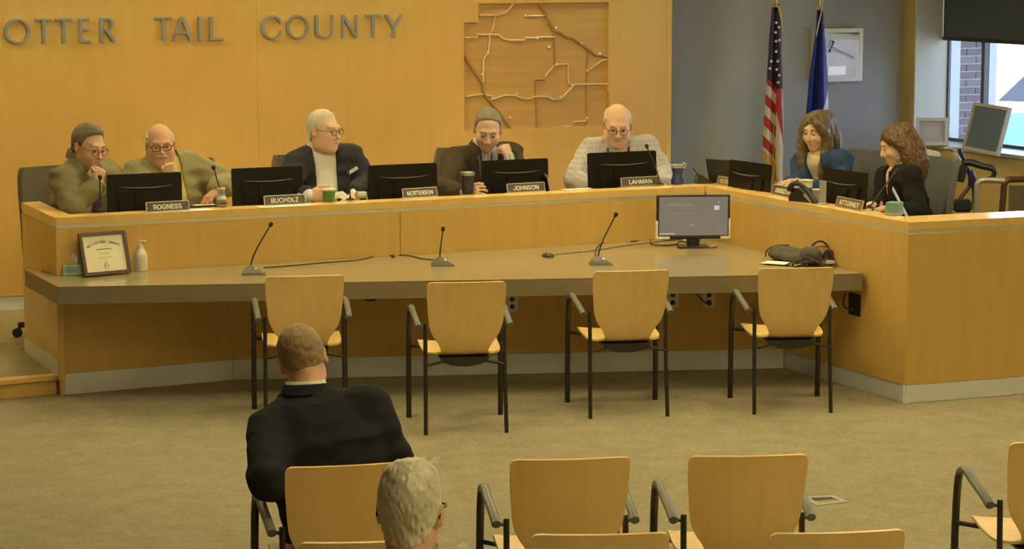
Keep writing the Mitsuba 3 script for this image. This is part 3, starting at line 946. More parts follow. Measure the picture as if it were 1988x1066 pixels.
class Body:
    """joints in the world; the parts of a person come from them"""

    def __init__(self, key, label, H, hs, sh, el, wr, hip, facing, chest=(.185, .125), belly=(.185, .145), neck=None, sc=1.0, hands=None, seat=None, legs=True):
        self.key = thing(key, label, 'person')
        self.H, self.hs, self.sh, self.el, self.wr, self.hip, self.sc = H, hs, [np.asarray(x, float) for x in sh], [np.asarray(x, float) for x in el], [np.asarray(x, float) for x in wr], np.asarray(hip, float), sc
        self.face = np.asarray(facing, float) / np.linalg.norm(facing)
        self.rt = self.sh[0] - self.sh[1]; self.rt /= np.linalg.norm(self.rt)         # towards the person's right
        self.mid = (self.sh[0] + self.sh[1]) / 2
        self.nb = self.mid + np.array([0, 0, .045 * sc]) if neck is None else np.asarray(neck, float)
        self.hands = hands or {}
        self.chest, self.belly = chest, belly
        self.legs = legs

    def axis(self):
        """up along the neck"""
        a = self.H[:3, 3] + self.H[:3, :3] @ np.array([0, -.045, -.02]) * self.hs - self.nb
        a = a / np.linalg.norm(a) + np.array([0, 0, .7])
        return a / np.linalg.norm(a)

    def torso(self, grow=0.0, t1=1.02, t0=-.02):
        c, b, s = self.chest, self.belly, self.sc
        top = self.mid + np.array([0, 0, .05 * s])
        ts = [t0, .06, .15, .32, .55, .8, t1]
        ws = [x * s + grow for x in (.085, .135, .172, c[0], (c[0] + b[0]) / 2, b[0], b[0] * .97)]
        ds = [x * s + grow for x in (.060, .080, .100, c[1], (c[1] + b[1]) / 2, b[1], b[1] * .95)]
        return p_loft(top, self.hip, self.rt, ts, ws, ds)

    def arm(self, i, grow=0.0, upto=1.0, r=(.058, .048, .043, .031)):
        s = self.sc
        a, e, w = self.sh[i], self.el[i], self.wr[i]
        e2 = e + (w - e) * upto
        r3 = r[2] + (r[3] - r[2]) * upto
        return [(p_cone(a, e, r[0] * s + grow, r[1] * s + grow), .04), (p_cone(e, e2, r[2] * s + grow, r3 * s + grow), .02)]

    def shoulder_prims(self, grow=0.0):
        s = self.sc
        out = []
        for i in (0, 1):
            a = self.nb * .55 + self.sh[i] * .45
            out.append((p_cone(self.nb - np.array([0, 0, .045 * s]), self.sh[i], .066 * s + grow, .056 * s + grow), .05))
        return out

    def skin(self, mt, head, colorfn=None):
        parts = [to_world(head, self.H, self.hs)]
        v = Vol(*bounds_of([self.torso()] + [p for i in (0, 1) for p, _ in self.arm(i)] + [p_ball(self.nb, .08)], .05), .009)
        v.add(self.torso(-.012), 0)
        hc = self.H[:3, 3] + self.H[:3, :3] @ np.array([0, -.04, -.12]) * self.hs
        v.add(p_cone(hc, self.nb - np.array([0, 0, .05]), .056 * self.hs, .060 * self.hs), .02)
        v.add(p_cone(self.H[:3, 3] + self.H[:3, :3] @ np.array([0, -.05, -.06]) * self.hs, self.nb - np.array([0, 0, .02]), .050 * self.hs, .056 * self.hs), .02)
        for i in (0, 1):
            for p, k in self.arm(i, -.008):
                v.add(p, k)
        for p, k in self.shoulder_prims(-.012):
            v.add(p, k)
        parts.append(v.mesh())
        if self.legs is not None and self.legs is not True:
            pass
        for i in (0, 1):
            if i in self.hands:
                kw, fing, palm = self.hands[i]
                hm = hand_mesh(side=1 if i == 0 else -1, **kw)
                parts.append(to_world(hm, hand_frame(self.wr[i], fing, palm), self.sc))
        m = union(parts)
        self.m = m
        kw = {}
        if colorfn is not None:
            q = ((np.asarray(m.vertices) - self.H[:3, 3]) @ self.H[:3, :3]) / self.hs
            kw = dict(color=colorfn(q))
            put('body', m, mt, self.key, True, **kw)
        else:
            put('body', m, mt, self.key, True)

    def garment(self, name, mt, grow, sleeve=1.0, vee=None, lapel=False, h=.0075, wr=0.0, collar=None, label=None, t1=1.03, r=(.064, .056, .050, .040), seed=1, neckr=.064, torso_grow=None, hem=None, parent=None, k_sh=.05):
        """cloth over the torso and arms. vee: (half width at the neck, depth down the front, half width at the bottom)"""
        tg = grow if torso_grow is None else torso_grow
        pr = [self.torso(tg, t1)] + [p for i in (0, 1) for p, _ in self.arm(i, grow, sleeve, r)]
        v = Vol(*bounds_of(pr, .06), h)
        v.add(self.torso(tg, t1), 0)
        for p, k in self.shoulder_prims(grow):
            v.add(p, k_sh)
        for i in (0, 1):
            for p, k in self.arm(i, grow, sleeve, r):
                v.add(p, k)
        # neck hole
        top = self.nb + np.array([0, 0, .02])
        hc = self.H[:3, 3] + self.H[:3, :3] @ np.array([0, -.04, -.12]) * self.hs
        ax = self.axis()
        ydir = np.cross(self.rt, (self.hip - self.mid) / np.linalg.norm(self.hip - self.mid))
        ydir = ydir * (1 if ydir @ self.face > 0 else -1)
        down = (self.hip - self.mid); Ld = np.linalg.norm(down); down /= Ld

        def f(P, D):
            q = P - self.nb
            X, Y, Zd = q @ self.rt, q @ ydir, q @ down
            if wr:
                n = meshkit.noise(P * np.array([13, 13, 22]) + seed, seed)
                n2 = meshkit.noise(P * np.array([34, 34, 18]) + seed, seed + 5)
                D = D + (n - .5) * wr + (n2 - .5) * wr * .4
            if lapel:
                w = np.interp(Zd, [-.05, 0, vee[1]], [vee[0], vee[0], vee[2]])
                band = (np.abs(X) < w + np.interp(Zd, [0, vee[1] * .35, vee[1] * .4, vee[1]], [.045, .078, .06, .012]) * self.sc) & (Zd < vee[1]) & (Y > -.02)
                D = np.where(band, D - .007, D)
            if vee:
                w = np.interp(Zd, [-.08, 0, vee[1], vee[1] + .02, 9], [vee[0] * 1.05, vee[0], vee[2], -.01, -.01])
                cutd = np.maximum(np.abs(X) - w, -(Y - .0))
                D = np.maximum(D, -cutd)
            if hem is not None:
                D = np.maximum(D, Zd - hem)
            return D
        v.apply(f)
        v.cut(p_cone(self.nb - ax * .035, self.nb + ax * .2, neckr * self.hs, (neckr + .004) * self.hs), .006)
        m = v.mesh()
        key = put(name, m, mt, self.key if parent is None else parent, True, label=label)
        return key

    def collar(self, name, mt, R=.064, hgt=.04, th=.0035, lower=.03, open_=0.0, parent=None, label=None, tilt=0.0):
        """a turned-down collar round the neck"""
        hc = self.H[:3, 3] + self.H[:3, :3] @ np.array([0, -.04, -.12]) * self.hs
        ax = self.axis()
        x = self.rt - ax * (self.rt @ ax); x /= np.linalg.norm(x)
        y = np.cross(ax, x)
        y = y * (1 if y @ self.face > 0 else -1)
        n = 40
        g = []
        for j in range(n + 1):
            a = math.pi * .5 + open_ + (2 * math.pi - 2 * open_) * j / n                 # starts and ends at the front
            cx, cy = math.cos(a), math.sin(a)
            fr = max(0.0, cy) if True else 0
            row = []
            for (dr_, dz) in ((0.000, -.012), (.001, hgt * .6), (.003, hgt), (.007, hgt * 1.02), (.012, hgt * .75), (.019, hgt * .2 - .012 * fr * 2)):
                row.append(self.nb + (x * cx + y * cy) * (R + dr_) * self.hs + ax * (dz - lower * fr * .9 + .012) * self.hs)
            g.append(row)
        m = sheet(np.array(g), th)
        return put(name, m, mt, self.key if parent is None else parent, 50, label=label)

    def lower(self, mt_tr, mt_shoe, floor=PZ, depth=.44, name='trousers'):
        """seated legs: thighs forward from the hip, shins down"""
        s = self.sc
        f = np.array([self.face[0], self.face[1], 0]); f /= np.linalg.norm(f)
        r = np.cross(f, [0, 0, 1.0])
        prs, ank = [], []
        for sx in (1, -1):
            a = self.hip + r * sx * .095 * s + np.array([0, 0, -.0])
            k = a + f * depth * s + r * sx * .03
            k[2] = floor + .49 * s
            n = k + f * .03; n[2] = floor + .09
            prs += [(p_cone(a, k, .092 * s, .068 * s), .05), (p_cone(k, n, .064 * s, .048 * s), .02)]
            ank.append(n)
        prs.append((p_ell(self.hip, np.array([.175, .15, .11]) * s, np.stack([r, f, [0, 0, 1.0]], 1)), .05))
        v = Vol(*bounds_of([p for p, _ in prs], .05), .011)
        for p, k in prs:
            v.add(p, k)
        put(name, v.mesh(), mt_tr, self.key, True)
        for n in ank:
            sh = Vol(n - .25, n + .25, .007)
            b = np.array([n[0], n[1], floor + .035])
            sh.add(p_cone(b - f * .04, b + f * .16, .036, .033), 0)
            sh.add(p_cone(b - f * .01 + np.array([0, 0, .05]), b, .042, .04), .03)
            sh.apply(lambda P, D: np.maximum(D, floor + .002 - P[..., 2]))
            put('shoe', sh.mesh(), mt_shoe, self.key, True)

    def local(self, name, m, mt, smooth=True, parent=None, label=None):
        """a part given in the head's frame"""
        return put(name, to_world(m, self.H, self.hs), mt, self.key if parent is None else parent, smooth, label=label)

    def eyes(self, look=0.0):
        for sx in (1, -1):
            e = trimesh.creation.icosphere(2, .0090)
            e.apply_translation((sx * .031, .0862, .0015))
            v = np.asarray(e.vertices) - np.array((sx * .031 + look, .0862, .0005))
            iris = (np.hypot(v[:, 0], v[:, 2]) < .0060) & (v[:, 1] > 0)
            e.vertices = np.asarray(e.vertices)
            col = np.where(iris[:, None], [.03, .025, .02], [.38, .33, .26])
            put('eye', to_world(e, self.H, self.hs), 'mat_vertex', self.key, True, color=col)

    def brows(self, mt, thick=.0042):
        for sx in (1, -1):
            p = spline([(sx * .014, .094, .025), (sx * .031, .0925, .031), (sx * .050, .080, .026)], 10)
            self.local('eyebrow', tube(p, [thick * x for x in (.7, .9, 1, 1, 1, 1, .95, .85, .7, .4)], 8, (1, .7)), mt, 60)

    def glasses(self, mt, w=.023, hgt=.017, r=.0019, z=.000):
        rims = []
        for sx in (1, -1):
            c = np.array([sx * .033, .1065, z])
            p = [c + np.array([math.copysign(abs(math.cos(t)) ** .7, math.cos(t)) * w, -.006 * abs(math.cos(t) * sx > 0) * abs(math.cos(t)), math.copysign(abs(math.sin(t)) ** .7, math.sin(t)) * hgt]) for t in np.linspace(0, 2 * math.pi, 29)]
            rims.append(tube(p, r, 6, caps=False))
            rims.append(tube(spline([(sx * (.033 + w), .102, z + .006), (sx * .074, .085, z + .008), (sx * .082, .03, z + .009), (sx * .084, -.012, z + .006), (sx * .082, -.03, z - .012)], 16), r, 6))
        rims.append(tube(spline([(-.033 + w, .1065, z + .004), (0, .112, z + .007), (.033 - w, .1065, z + .004)], 8), r, 6))
        gk = self.local('glasses', cat(rims), mt, 60)
        for sx in (1, -1):
            c = [(sx * .033 + math.copysign(abs(math.cos(t)) ** .7, math.cos(t)) * w * .97, math.copysign(abs(math.sin(t)) ** .7, math.sin(t)) * hgt * .97) for t in np.linspace(0, 2 * math.pi, 25)[:-1]]
            m = plate(c, .0006)
            m.apply_translation([0, .1060, z])
            if gk.count('__') < 2:
                put('lens', to_world(m, self.H, self.hs), 'mat_pane', gk, False)


scene['mat_vertex'] = {'type': 'twosided', 'bsdf': {'type': 'principled', 'base_color': {'type': 'mesh_attribute', 'name': 'vertex_color'}, 'roughness': .55, 'specular': .3}}
scene['mat_skin'] = {'type': 'twosided', 'bsdf': {'type': 'principled', 'base_color': {'type': 'mesh_attribute', 'name': 'vertex_color'}, 'roughness': .5, 'specular': .35}}


def skin_color(base, lips=(.75, .55, .55), red=.10, stubble=None, scalp=None):
    """colours of a face by place: lips, ruddy cheeks and nose, beard shadow"""
    base = np.asarray(base)

    def fn(q):
        c = np.tile(base, (len(q), 1))
        def blob(p, r, col, a):
            d = np.linalg.norm((q - np.asarray(p)) / np.asarray(r), axis=1)
            w = np.clip(1.3 - d, 0, 1)[:, None] * a
            return c * (1 - w) + c * np.asarray(col) * w
        c = blob((0, .095, -.067), (.027, .025, .011), lips, 1.0)
        for sx in (1, -1):
            c = blob((sx * .042, .075, -.03), (.028, .03, .026), (1.05, .80, .75), red * 4)
            c = blob((sx * .08, -.01, -.005), (.015, .03, .04), (1.05, .78, .72), red * 4)
            c = blob((sx * .031, .095, .004), (.02, .02, .014), (.62, .52, .50), .9)
        c = blob((0, .11, -.028), (.018, .02, .02), (1.05, .78, .72), red * 4)
        if stubble is not None:
            d = (q[:, 2] < -.035) & (q[:, 1] > .0)
            c = np.where(d[:, None], c * np.asarray(stubble), c)
        return np.clip(c, 0, 1)
    return fn
# ---------------------------------------------------------------- the people in the picture
def F(px, py, d):
    """a point seen at a pixel, d behind the face of the dais"""
    return at_plane(px, py, D0 + EV * d, EV)


def Z(px, py, y):
    return at_plane(px, py, np.array([0, y]), np.array([0, 1.0]))


def turn(p, yaw):
    """a level direction: yaw to the picture's right of facing the camera"""
    a = math.radians(yaw) + math.atan2(-p[0], p[1])
    return np.array([math.sin(a), -math.cos(a), 0.0])


def cloth_fn(a, b, fx=160.0, fz=160.0):
    def fn(p, n, uv):
        g = mikit.noise(p.x * fx, p.y * fx, p.z * fz)
        w = mikit.fbm(p.x * 14, p.y * 14, p.z * 14, 2)
        return mikit.mix(a, b, dr.clip(.7 * g + .4 * w - .05, 0, 1))
    return mikit.proc(fn)


def hair_fn(a, b):
    def fn(p, n, uv):
        g = mikit.noise(p.x * 260, p.y * 260, p.z * 70)
        w = mikit.fbm(p.x * 38, p.y * 38, p.z * 20, 2)
        return mikit.mix(a, b, dr.clip(.6 * g + .75 * w - .18, 0, 1))
    return mikit.proc(fn)


def check_fn(p, n, uv):
    u = p.x * EU[0] + p.y * EU[1]
    a = mikit.smoothstep(.55, .75, dr.abs(dr.sin(u * 95)))
    b = mikit.smoothstep(.55, .75, dr.abs(dr.sin(p.z * 95)))
    w = mikit.noise(p.x * 120, p.y * 120, p.z * 120)
    return mikit.mix((.52, .49, .45), (.36, .34, .38), dr.clip(.28 * a + .28 * b + .3 * w - .1, 0, 1))


def stripe_fn(p, n, uv):
    u = p.x * EU[0] + p.y * EU[1]
    a = mikit.smoothstep(.5, .8, dr.abs(dr.sin(u * 120)))
    return mikit.mix((.60, .57, .52), (.30, .30, .32), .8 * a)


mat('mat_tweed', cloth_fn((.225, .20, .11), (.16, .142, .078)), .95, spec=.1)
mat('mat_khaki', cloth_fn((.30, .275, .155), (.24, .22, .12)), .95, spec=.1)
mat('mat_navy', cloth_fn((.034, .034, .044), (.025, .025, .034)), .9, spec=.15)
mat('mat_suit', cloth_fn((.020, .021, .026), (.015, .015, .019)), .9, spec=.15)
mat('mat_brown_jacket', cloth_fn((.058, .047, .030), (.042, .034, .022)), .95, spec=.1)
mat('mat_blue_jacket', cloth_fn((.024, .050, .115), (.017, .037, .085)), .8, spec=.2)
mat('mat_black_cloth', cloth_fn((.013, .012, .012), (.009, .009, .009)), .9, spec=.15)
mat('mat_shirt_white', (.84, .83, .78), .85, spec=.1)
mat('mat_shirt_lilac', (.48, .47, .50), .85, spec=.1)
mat('mat_shirt_yellow', cloth_fn((.72, .62, .27), (.64, .54, .22)), .9, spec=.1)
mat('mat_shirt_cream', (.62, .55, .36), .85, spec=.1)
mat('mat_shirt_check', mikit.proc(check_fn), .9, spec=.1)
mat('mat_shirt_stripe', mikit.proc(stripe_fn), .9, spec=.1)
mat('mat_tie', (.05, .05, .12), .6)
mat('mat_lanyard', (.035, .04, .09), .7)
mat('mat_trousers', cloth_fn((.03, .028, .026), (.022, .021, .02)), .95, spec=.1)
mat('mat_shoe', (.02, .016, .012), .35)
mat('mat_hair_dark', hair_fn((.085, .070, .048), (.19, .17, .125)), .6, spec=.3)
mat('mat_hair_grey', hair_fn((.16, .135, .095), (.27, .24, .18)), .6, spec=.3)
mat('mat_hair_white', hair_fn((.74, .69, .58), (.56, .50, .40)), .6, spec=.3)
mat('mat_hair_silver', hair_fn((.70, .65, .54), (.54, .48, .38)), .6, spec=.3)
mat('mat_hair_blond', hair_fn((.80, .74, .56), (.46, .41, .29)), .6, spec=.3)
mat('mat_hair_sand', hair_fn((.27, .18, .088), (.165, .11, .052)), .6, spec=.3)
mat('mat_hair_brown', hair_fn((.075, .052, .024), (.125, .092, .044)), .5, spec=.4)
mat('mat_hair_auburn', hair_fn((.060, .030, .012), (.120, .070, .030)), .5, spec=.4)
mat('mat_frame_dark', (.07, .035, .025), .35)
mat('mat_frame_metal', (.16, .12, .08), .3, .6)
SK = (.70, .44, .29)

HEAD = head_mesh()
HEAD_FAT = head_mesh(fat=.006, jowl=.018)
HEAD_FEM = head_mesh(fem=True)
HEAD_SLIM = head_mesh(fat=.001, jowl=.010)

# -- the man in the tweed jacket, fist at his mouth
M = head_frame(F(172, 284, .62), 42, 14, 4)
b = Body('person', 'man in olive tweed jacket and glasses resting his fist against his mouth', M, 1.10, (F(122, 350, .58), F(208, 338, .98)), (F(140, 404, .40), F(248, 398, .72)), (F(190, 357, .43), F(272, 398, .50)),
         np.append(F(138, 400, 1.04)[:2], PZ + .58), turn(M[:3, 3], 36), sc=1.08, neck=F(158, 312, .70), chest=(.19, .135), belly=(.20, .17),
         hands={0: (FIST, (.15, -.05, 1), (-.55, .75, .25)), 1: (RELAX, (.6, -.6, -.1), (0, 0, -1))})
b.skin('mat_skin', HEAD, skin_color(SK))
b.local('hair', hair_mesh('full', thick=.011, front=.104, temple=.004, seed=2), 'mat_hair_dark')
b.glasses('mat_frame_metal'); b.eyes(); b.brows('mat_hair_dark')
b.garment('shirt', 'mat_shirt_lilac', .004, sleeve=.97, r=(.058, .05, .046, .036), neckr=.056)
b.collar('shirt_collar', 'mat_shirt_lilac', R=.060)
tie = spline([b.nb + b.face * .075 + (0, 0, -.03), b.nb + b.face * .125 + (0, 0, -.10), b.nb + b.face * .16 + (0, 0, -.22), b.nb + b.face * .17 + (0, 0, -.34)], 10)
b_tie = put('tie', tube(tie, [.020, .018, .02, .024, .028, .03, .032, .033, .034, .02], 8, (1, .35)), 'mat_tie', b.key, 60)
b.garment('jacket', 'mat_tweed', .018, sleeve=.86, vee=(.078, .50, .045), lapel=True, wr=.020, neckr=.072, seed=3)
b.collar('jacket_collar', 'mat_tweed', R=.070, hgt=.050, open_=.9, th=.006)
b.lower('mat_trousers', 'mat_shoe')

# -- the bald man with the white moustache
M = head_frame(F(311, 281, .86), 4, 6, -3)
b = Body('person', 'bald man with white moustache and glasses in open khaki jacket over yellow shirt', M, 1.10, (F(266, 340, .88), F(366, 320, .96)), (F(286, 402, .56), F(440, 356, .84)), (F(338, 346, .56), F(420, 370, .58)),
         np.append(F(340, 400, 1.05)[:2], PZ + .60), turn(M[:3, 3], 5), sc=1.10, neck=F(316, 303, .92), chest=(.20, .15), belly=(.215, .19),
         hands={0: (FIST, (-.42, .05, .8), (-.2, 1, .3)), 1: (RELAX, (-.5, -.7, -.45), (0, -.2, -1))})
b.skin('mat_skin', HEAD_FAT, skin_color((.70, .41, .26), red=.12))
b.local('hair', hair_mesh('bald', thick=.007, front=.06, temple=-.005, seed=4), 'mat_hair_white')
b.local('moustache', tube(spline([(-.034, .090, -.058), (-.016, .101, -.050), (0, .1035, -.047), (.016, .101, -.050), (.034, .090, -.058)], 14), [.003, .005, .0065, .0075, .008, .008, .0075, .0075, .008, .008, .0075, .0065, .005, .003], 8), 'mat_hair_white', 60)
b.glasses('mat_frame_dark', r=.0024); b.eyes(); b.brows('mat_hair_white')
b.garment('shirt', 'mat_shirt_yellow', .004, sleeve=.6, r=(.058, .05, .046, .036), neckr=.056)
b.collar('shirt_collar', 'mat_shirt_yellow', R=.062)
b.garment('jacket', 'mat_khaki', .020, sleeve=.88, vee=(.075, .62, .060), wr=.022, neckr=.074, seed=8, r=(.066, .060, .055, .046))
b.collar('jacket_collar', 'mat_khaki', R=.078, hgt=.034, open_=.8, th=.006)
b.lower('mat_trousers', 'mat_shoe')

# -- the white-haired man in the navy jacket, looking aside
M = head_frame(F(629, 254, .84), 50, 2, 0)
b = Body('person', 'white-haired man in navy jacket and open white shirt looking to the side', M, 1.12, (F(578, 316, .90), F(680, 306, .88)), (F(556, 374, .72), F(712, 352, .80)), (F(600, 380, .27), F(690, 380, .45)),
         np.append(F(642, 400, 1.05)[:2], PZ + .60), turn(M[:3, 3], 14), sc=1.10, neck=F(622, 291, .90), chest=(.19, .14), belly=(.195, .165),
         hands={0: (GRIP, (.85, -.25, .05), (.35, .9, -.2)), 1: (RELAX, (-.3, -.8, -.1), (0, 0, -1))})
b.skin('mat_skin', HEAD_SLIM, skin_color((.75, .48, .33), stubble=(1.1, 1.12, 1.15)))
b.local('hair', hair_mesh('buzz', thick=.009, front=.100, temple=.008, seed=5), 'mat_hair_silver')
b.glasses('mat_frame_metal', r=.0017); b.eyes(); b.brows('mat_hair_white')
b.garment('shirt', 'mat_shirt_white', .004, sleeve=.985, r=(.058, .05, .046, .038), neckr=.055)
b.collar('shirt_collar', 'mat_shirt_white', R=.062, hgt=.060)
k = b.garment('jacket', 'mat_navy', .018, sleeve=.90, vee=(.078, .58, .050), lapel=True, wr=.018, neckr=.074, seed=12)
b.collar('jacket_collar', 'mat_navy', R=.076, hgt=.024, open_=.95, th=.006)
q = F(685, 331, .70)
put('name_badge', mv(cbox(.075, .006, .024, .002), *q, rz=10, ry=-30), 'mat_white_plastic', b.key)
b.lower('mat_trousers', 'mat_shoe')

# -- the man reading, cheek on his fist
M = head_frame(F(947, 251, .80), 3, 26, 3)
b = Body('person', 'man in dark brown jacket looking down, cheek resting on his fist', M, 1.13, (F(884, 310, .90), F(990, 300, .94)), (F(864, 370, .64), F(1008, 352, .62)), (F(903, 376, .32), F(990, 306, .66)),
         np.append(F(935, 400, 1.08)[:2], PZ + .60), turn(M[:3, 3], 4), sc=1.08, neck=F(940, 287, .90), chest=(.185, .135), belly=(.19, .16),
         hands={0: (GRIP, (.8, -.3, .15), (.3, .9, -.3)), 1: (FIST, (-.45, .05, .9), (-.7, .7, -.2))})
b.skin('mat_skin', HEAD, skin_color((.73, .47, .34)))
b.local('hair', hair_mesh('buzz', thick=.008, front=.108, temple=.012, seed=6), 'mat_hair_grey')
b.eyes(); b.brows('mat_hair_grey')
b.garment('shirt', 'mat_shirt_stripe', .004, sleeve=.98, r=(.058, .05, .046, .037), neckr=.055)
b.collar('shirt_collar', 'mat_shirt_white', R=.060)
for s in (1, -1):
    lan = spline([b.nb + b.rt * s * .062 + b.face * .03 + (0, 0, .01), b.nb + b.rt * s * .045 + b.face * .135 + (0, 0, -.10), b.nb + b.rt * s * .03 + b.face * .165 + (0, 0, -.24), b.nb + b.rt * s * .004 + b.face * .185 + (0, 0, -.40)], 14)
    put('lanyard', tube(lan, .007, 6, (1, .4)), 'mat_lanyard', b.key, 60)
b.garment('jacket', 'mat_brown_jacket', .018, sleeve=.88, vee=(.072, .50, .030), lapel=True, wr=.018, neckr=.074, seed=15)
b.collar('jacket_collar', 'mat_brown_jacket', R=.074, hgt=.024, open_=.95, th=.006)
b.lower('mat_trousers', 'mat_shoe')

# -- the bald man in the checked shirt
M = head_frame(F(1198, 242, .84), 6, 20, 2)
b = Body('person', 'bald man with white side hair and glasses in pale checked shirt', M, 1.17, (F(1145, 292, .90), F(1256, 284, .90)), (F(1116, 348, .74), F(1288, 336, .74)), (F(1152, 366, .45), F(1288, 360, .36)),
         np.append(F(1200, 400, 1.08)[:2], PZ + .60), turn(M[:3, 3], 3), sc=1.13, neck=F(1199, 272, .92), chest=(.20, .15), belly=(.22, .20),
         hands={0: (FLAT, (.6, -.7, -.1), (0, 0, -1)), 1: (FLAT, (-.4, -.8, -.1), (0, 0, -1))})
b.skin('mat_skin', HEAD_FAT, skin_color((.76, .47, .32), red=.12, stubble=(1.0, 1.04, 1.06)))
b.local('hair', hair_mesh('bald', thick=.009, front=.06, temple=-.004, seed=7), 'mat_hair_silver')
b.glasses('mat_frame_metal', r=.0019); b.eyes(); b.brows('mat_hair_silver')
b.garment('shirt', 'mat_shirt_check', .010, sleeve=.93, vee=(.045, .14, .006), r=(.062, .058, .054, .046), wr=.020, neckr=.058, seed=21)
b.collar('shirt_collar', 'mat_shirt_check', R=.062, hgt=.046, open_=.25)
for s in (1, -1):
    lan = spline([b.nb - b.face * .03 + b.rt * s * .074 + (0, 0, .022), b.nb + b.rt * s * .085 + b.face * .05 + (0, 0, -.01), b.nb + b.rt * s * .070 + b.face * .165 + (0, 0, -.12), b.nb + b.rt * s * .02 + b.face * .205 + (0, 0, -.32)], 14)
    put('lanyard', tube(lan, .009, 6, (1, .4)), 'mat_lanyard', b.key, 60)
b.lower('mat_trousers', 'mat_shoe')


def long_hair(locks, cap=.012, h=.0042, seed=0, amp=.010, fz=14, wave=0.0, front=.062, back=-.16):
    v = Vol((-.20, -.22, -.42), (.20, .18, .19), h)
    v.add(p_ell((0, -.018, .036), (.0755 + cap, .098 + cap, .087 + cap)), 0)
    v.add(p_ell((0, -.05, -.04), (.085, .075, .11)), .03)
    for pts, rr in locks:
        pts = spline(pts, 9)
        rr = np.interp(np.linspace(0, 1, 9), np.linspace(0, 1, len(rr)), rr)
        for i in range(8):
            v.add(p_cone(pts[i], pts[i + 1], rr[i], rr[i + 1]), .022)

    def f(P, D):
        x = P[..., 0] + wave * np.sin(P[..., 2] * 75 + 9 * meshkit.noise(P * 12 + seed, seed))
        n = meshkit.noise(np.stack([x * 95, (P[..., 1] + wave * np.cos(P[..., 2] * 68)) * 95, P[..., 2] * fz], -1) + seed, seed)
        D = D + (n - .5) * amp
        # the face stays free
        e = ((P[..., 0]) / .060) ** 2 + ((P[..., 2] + .028) / .098) ** 2
        face = np.maximum(.05 - P[..., 1], (np.sqrt(e) - 1) * .06)
        return np.maximum(D, -face)
    v.apply(f)
    return v.mesh()


# -- the woman with the straight brown hair
M = head_frame(Z(1587, 254, 16.6), -34, 13, 3)
b = Body('person', 'woman with long straight brown hair in blue jacket and cream top, hands on the desk', M, 1.06, (Z(1557, 318, 16.75), Z(1634, 312, 16.45)), (Z(1545, 368, 16.6), Z(1640, 368, 16.3)), (Z(1536, 354, 16.1), Z(1548, 362, 15.95)),
         np.append(Z(1625, 400, 16.9)[:2], PZ + .60), turn(M[:3, 3], -48), sc=1.0, neck=Z(1594, 299, 16.6), chest=(.165, .115), belly=(.16, .13),
         hands={0: (RELAX, (-.8, -.35, -.05), (0, 0, -1)), 1: (RELAX, (-.85, .1, -.05), (0, 0, -1))})
b.skin('mat_skin', HEAD_FEM, skin_color((.68, .45, .31), lips=(.85, .5, .48)))
b.local('hair', long_hair([([(.05, .02, .09), (.090, .020, .0), (.090, .050, -.12), (.076, .085, -.24), (.070, .10, -.31)], (.024, .032, .032, .028, .010)),
                           ([(-.02, .06, .105), (-.064, .068, .055), (-.092, .030, -.02), (-.090, .060, -.16), (-.074, .10, -.30)], (.018, .026, .034, .032, .010)),
                           ([(0, -.09, .05), (.02, -.11, -.08), (.04, -.11, -.22)], (.06, .06, .03)), ([(0, -.09, .05), (-.03, -.11, -.08), (-.05, -.10, -.22)], (.06, .06, .03))], seed=3), 'mat_hair_brown')
b.eyes(); b.brows('mat_hair_brown', .0036)
b.garment('top', 'mat_shirt_cream', .002, sleeve=.3, neckr=.062, r=(.044, .038, .036, .03))
b.garment('jacket', 'mat_blue_jacket', .016, sleeve=.92, vee=(.07, .55, .055), lapel=True, wr=.016, neckr=.070, seed=25, r=(.056, .05, .045, .037))
b.lower('mat_trousers', 'mat_shoe')

# -- the woman in black, in profile
M = head_frame(Z(1741, 281, 15.95), -74, 20, 0)
b = Body('person', 'woman with wavy auburn shoulder-length hair in black jacket, in profile, typing', M, 1.06, (Z(1722, 346, 16.12), Z(1768, 344, 15.72)), (Z(1712, 400, 16.0), Z(1782, 412, 15.6)), (Z(1694, 398, 15.8), Z(1738, 406, 15.42)),
         np.append(Z(1770, 420, 16.05)[:2], PZ + .60), turn(M[:3, 3], -68), sc=1.02, neck=Z(1747, 328, 15.95), chest=(.17, .125), belly=(.17, .15),
         hands={0: (FLAT, (-.8, -.3, -.1), (0, 0, -1)), 1: (RELAX, (-.92, -.1, .12), (0, 0, -1))})
b.skin('mat_skin', HEAD_FEM, skin_color((.70, .47, .33), lips=(.85, .5, .48)))
b.local('hair', long_hair([([(.06, .03, .08), (.084, .03, .0), (.088, .02, -.10), (.09, .03, -.21)], (.024, .030, .034, .020)),
                           ([(-.03, .060, .095), (-.060, .046, .06), (-.084, -.005, -.01), (-.090, -.015, -.12), (-.084, .02, -.22)], (.018, .022, .028, .036, .024)),
                           ([(0, -.08, .06), (-.03, -.10, -.06), (-.05, -.085, -.17), (-.05, -.05, -.25)], (.048, .052, .052, .03)), ([(0, -.08, .06), (.03, -.09, -.06), (.05, -.07, -.18)], (.048, .050, .045)),
                           ([(-.05, -.03, .04), (-.085, -.035, -.06), (-.10, -.02, -.19)], (.04, .045, .035))], seed=9, amp=.012, fz=16, wave=.010, cap=.009), 'mat_hair_auburn')
b.eyes(); b.brows('mat_hair_auburn', .0036)
b.garment('jacket', 'mat_black_cloth', .014, sleeve=.80, wr=.016, neckr=.066, seed=31, vee=(.05, .18, .01), r=(.058, .052, .048, .042))
b.lower('mat_trousers', 'mat_shoe')

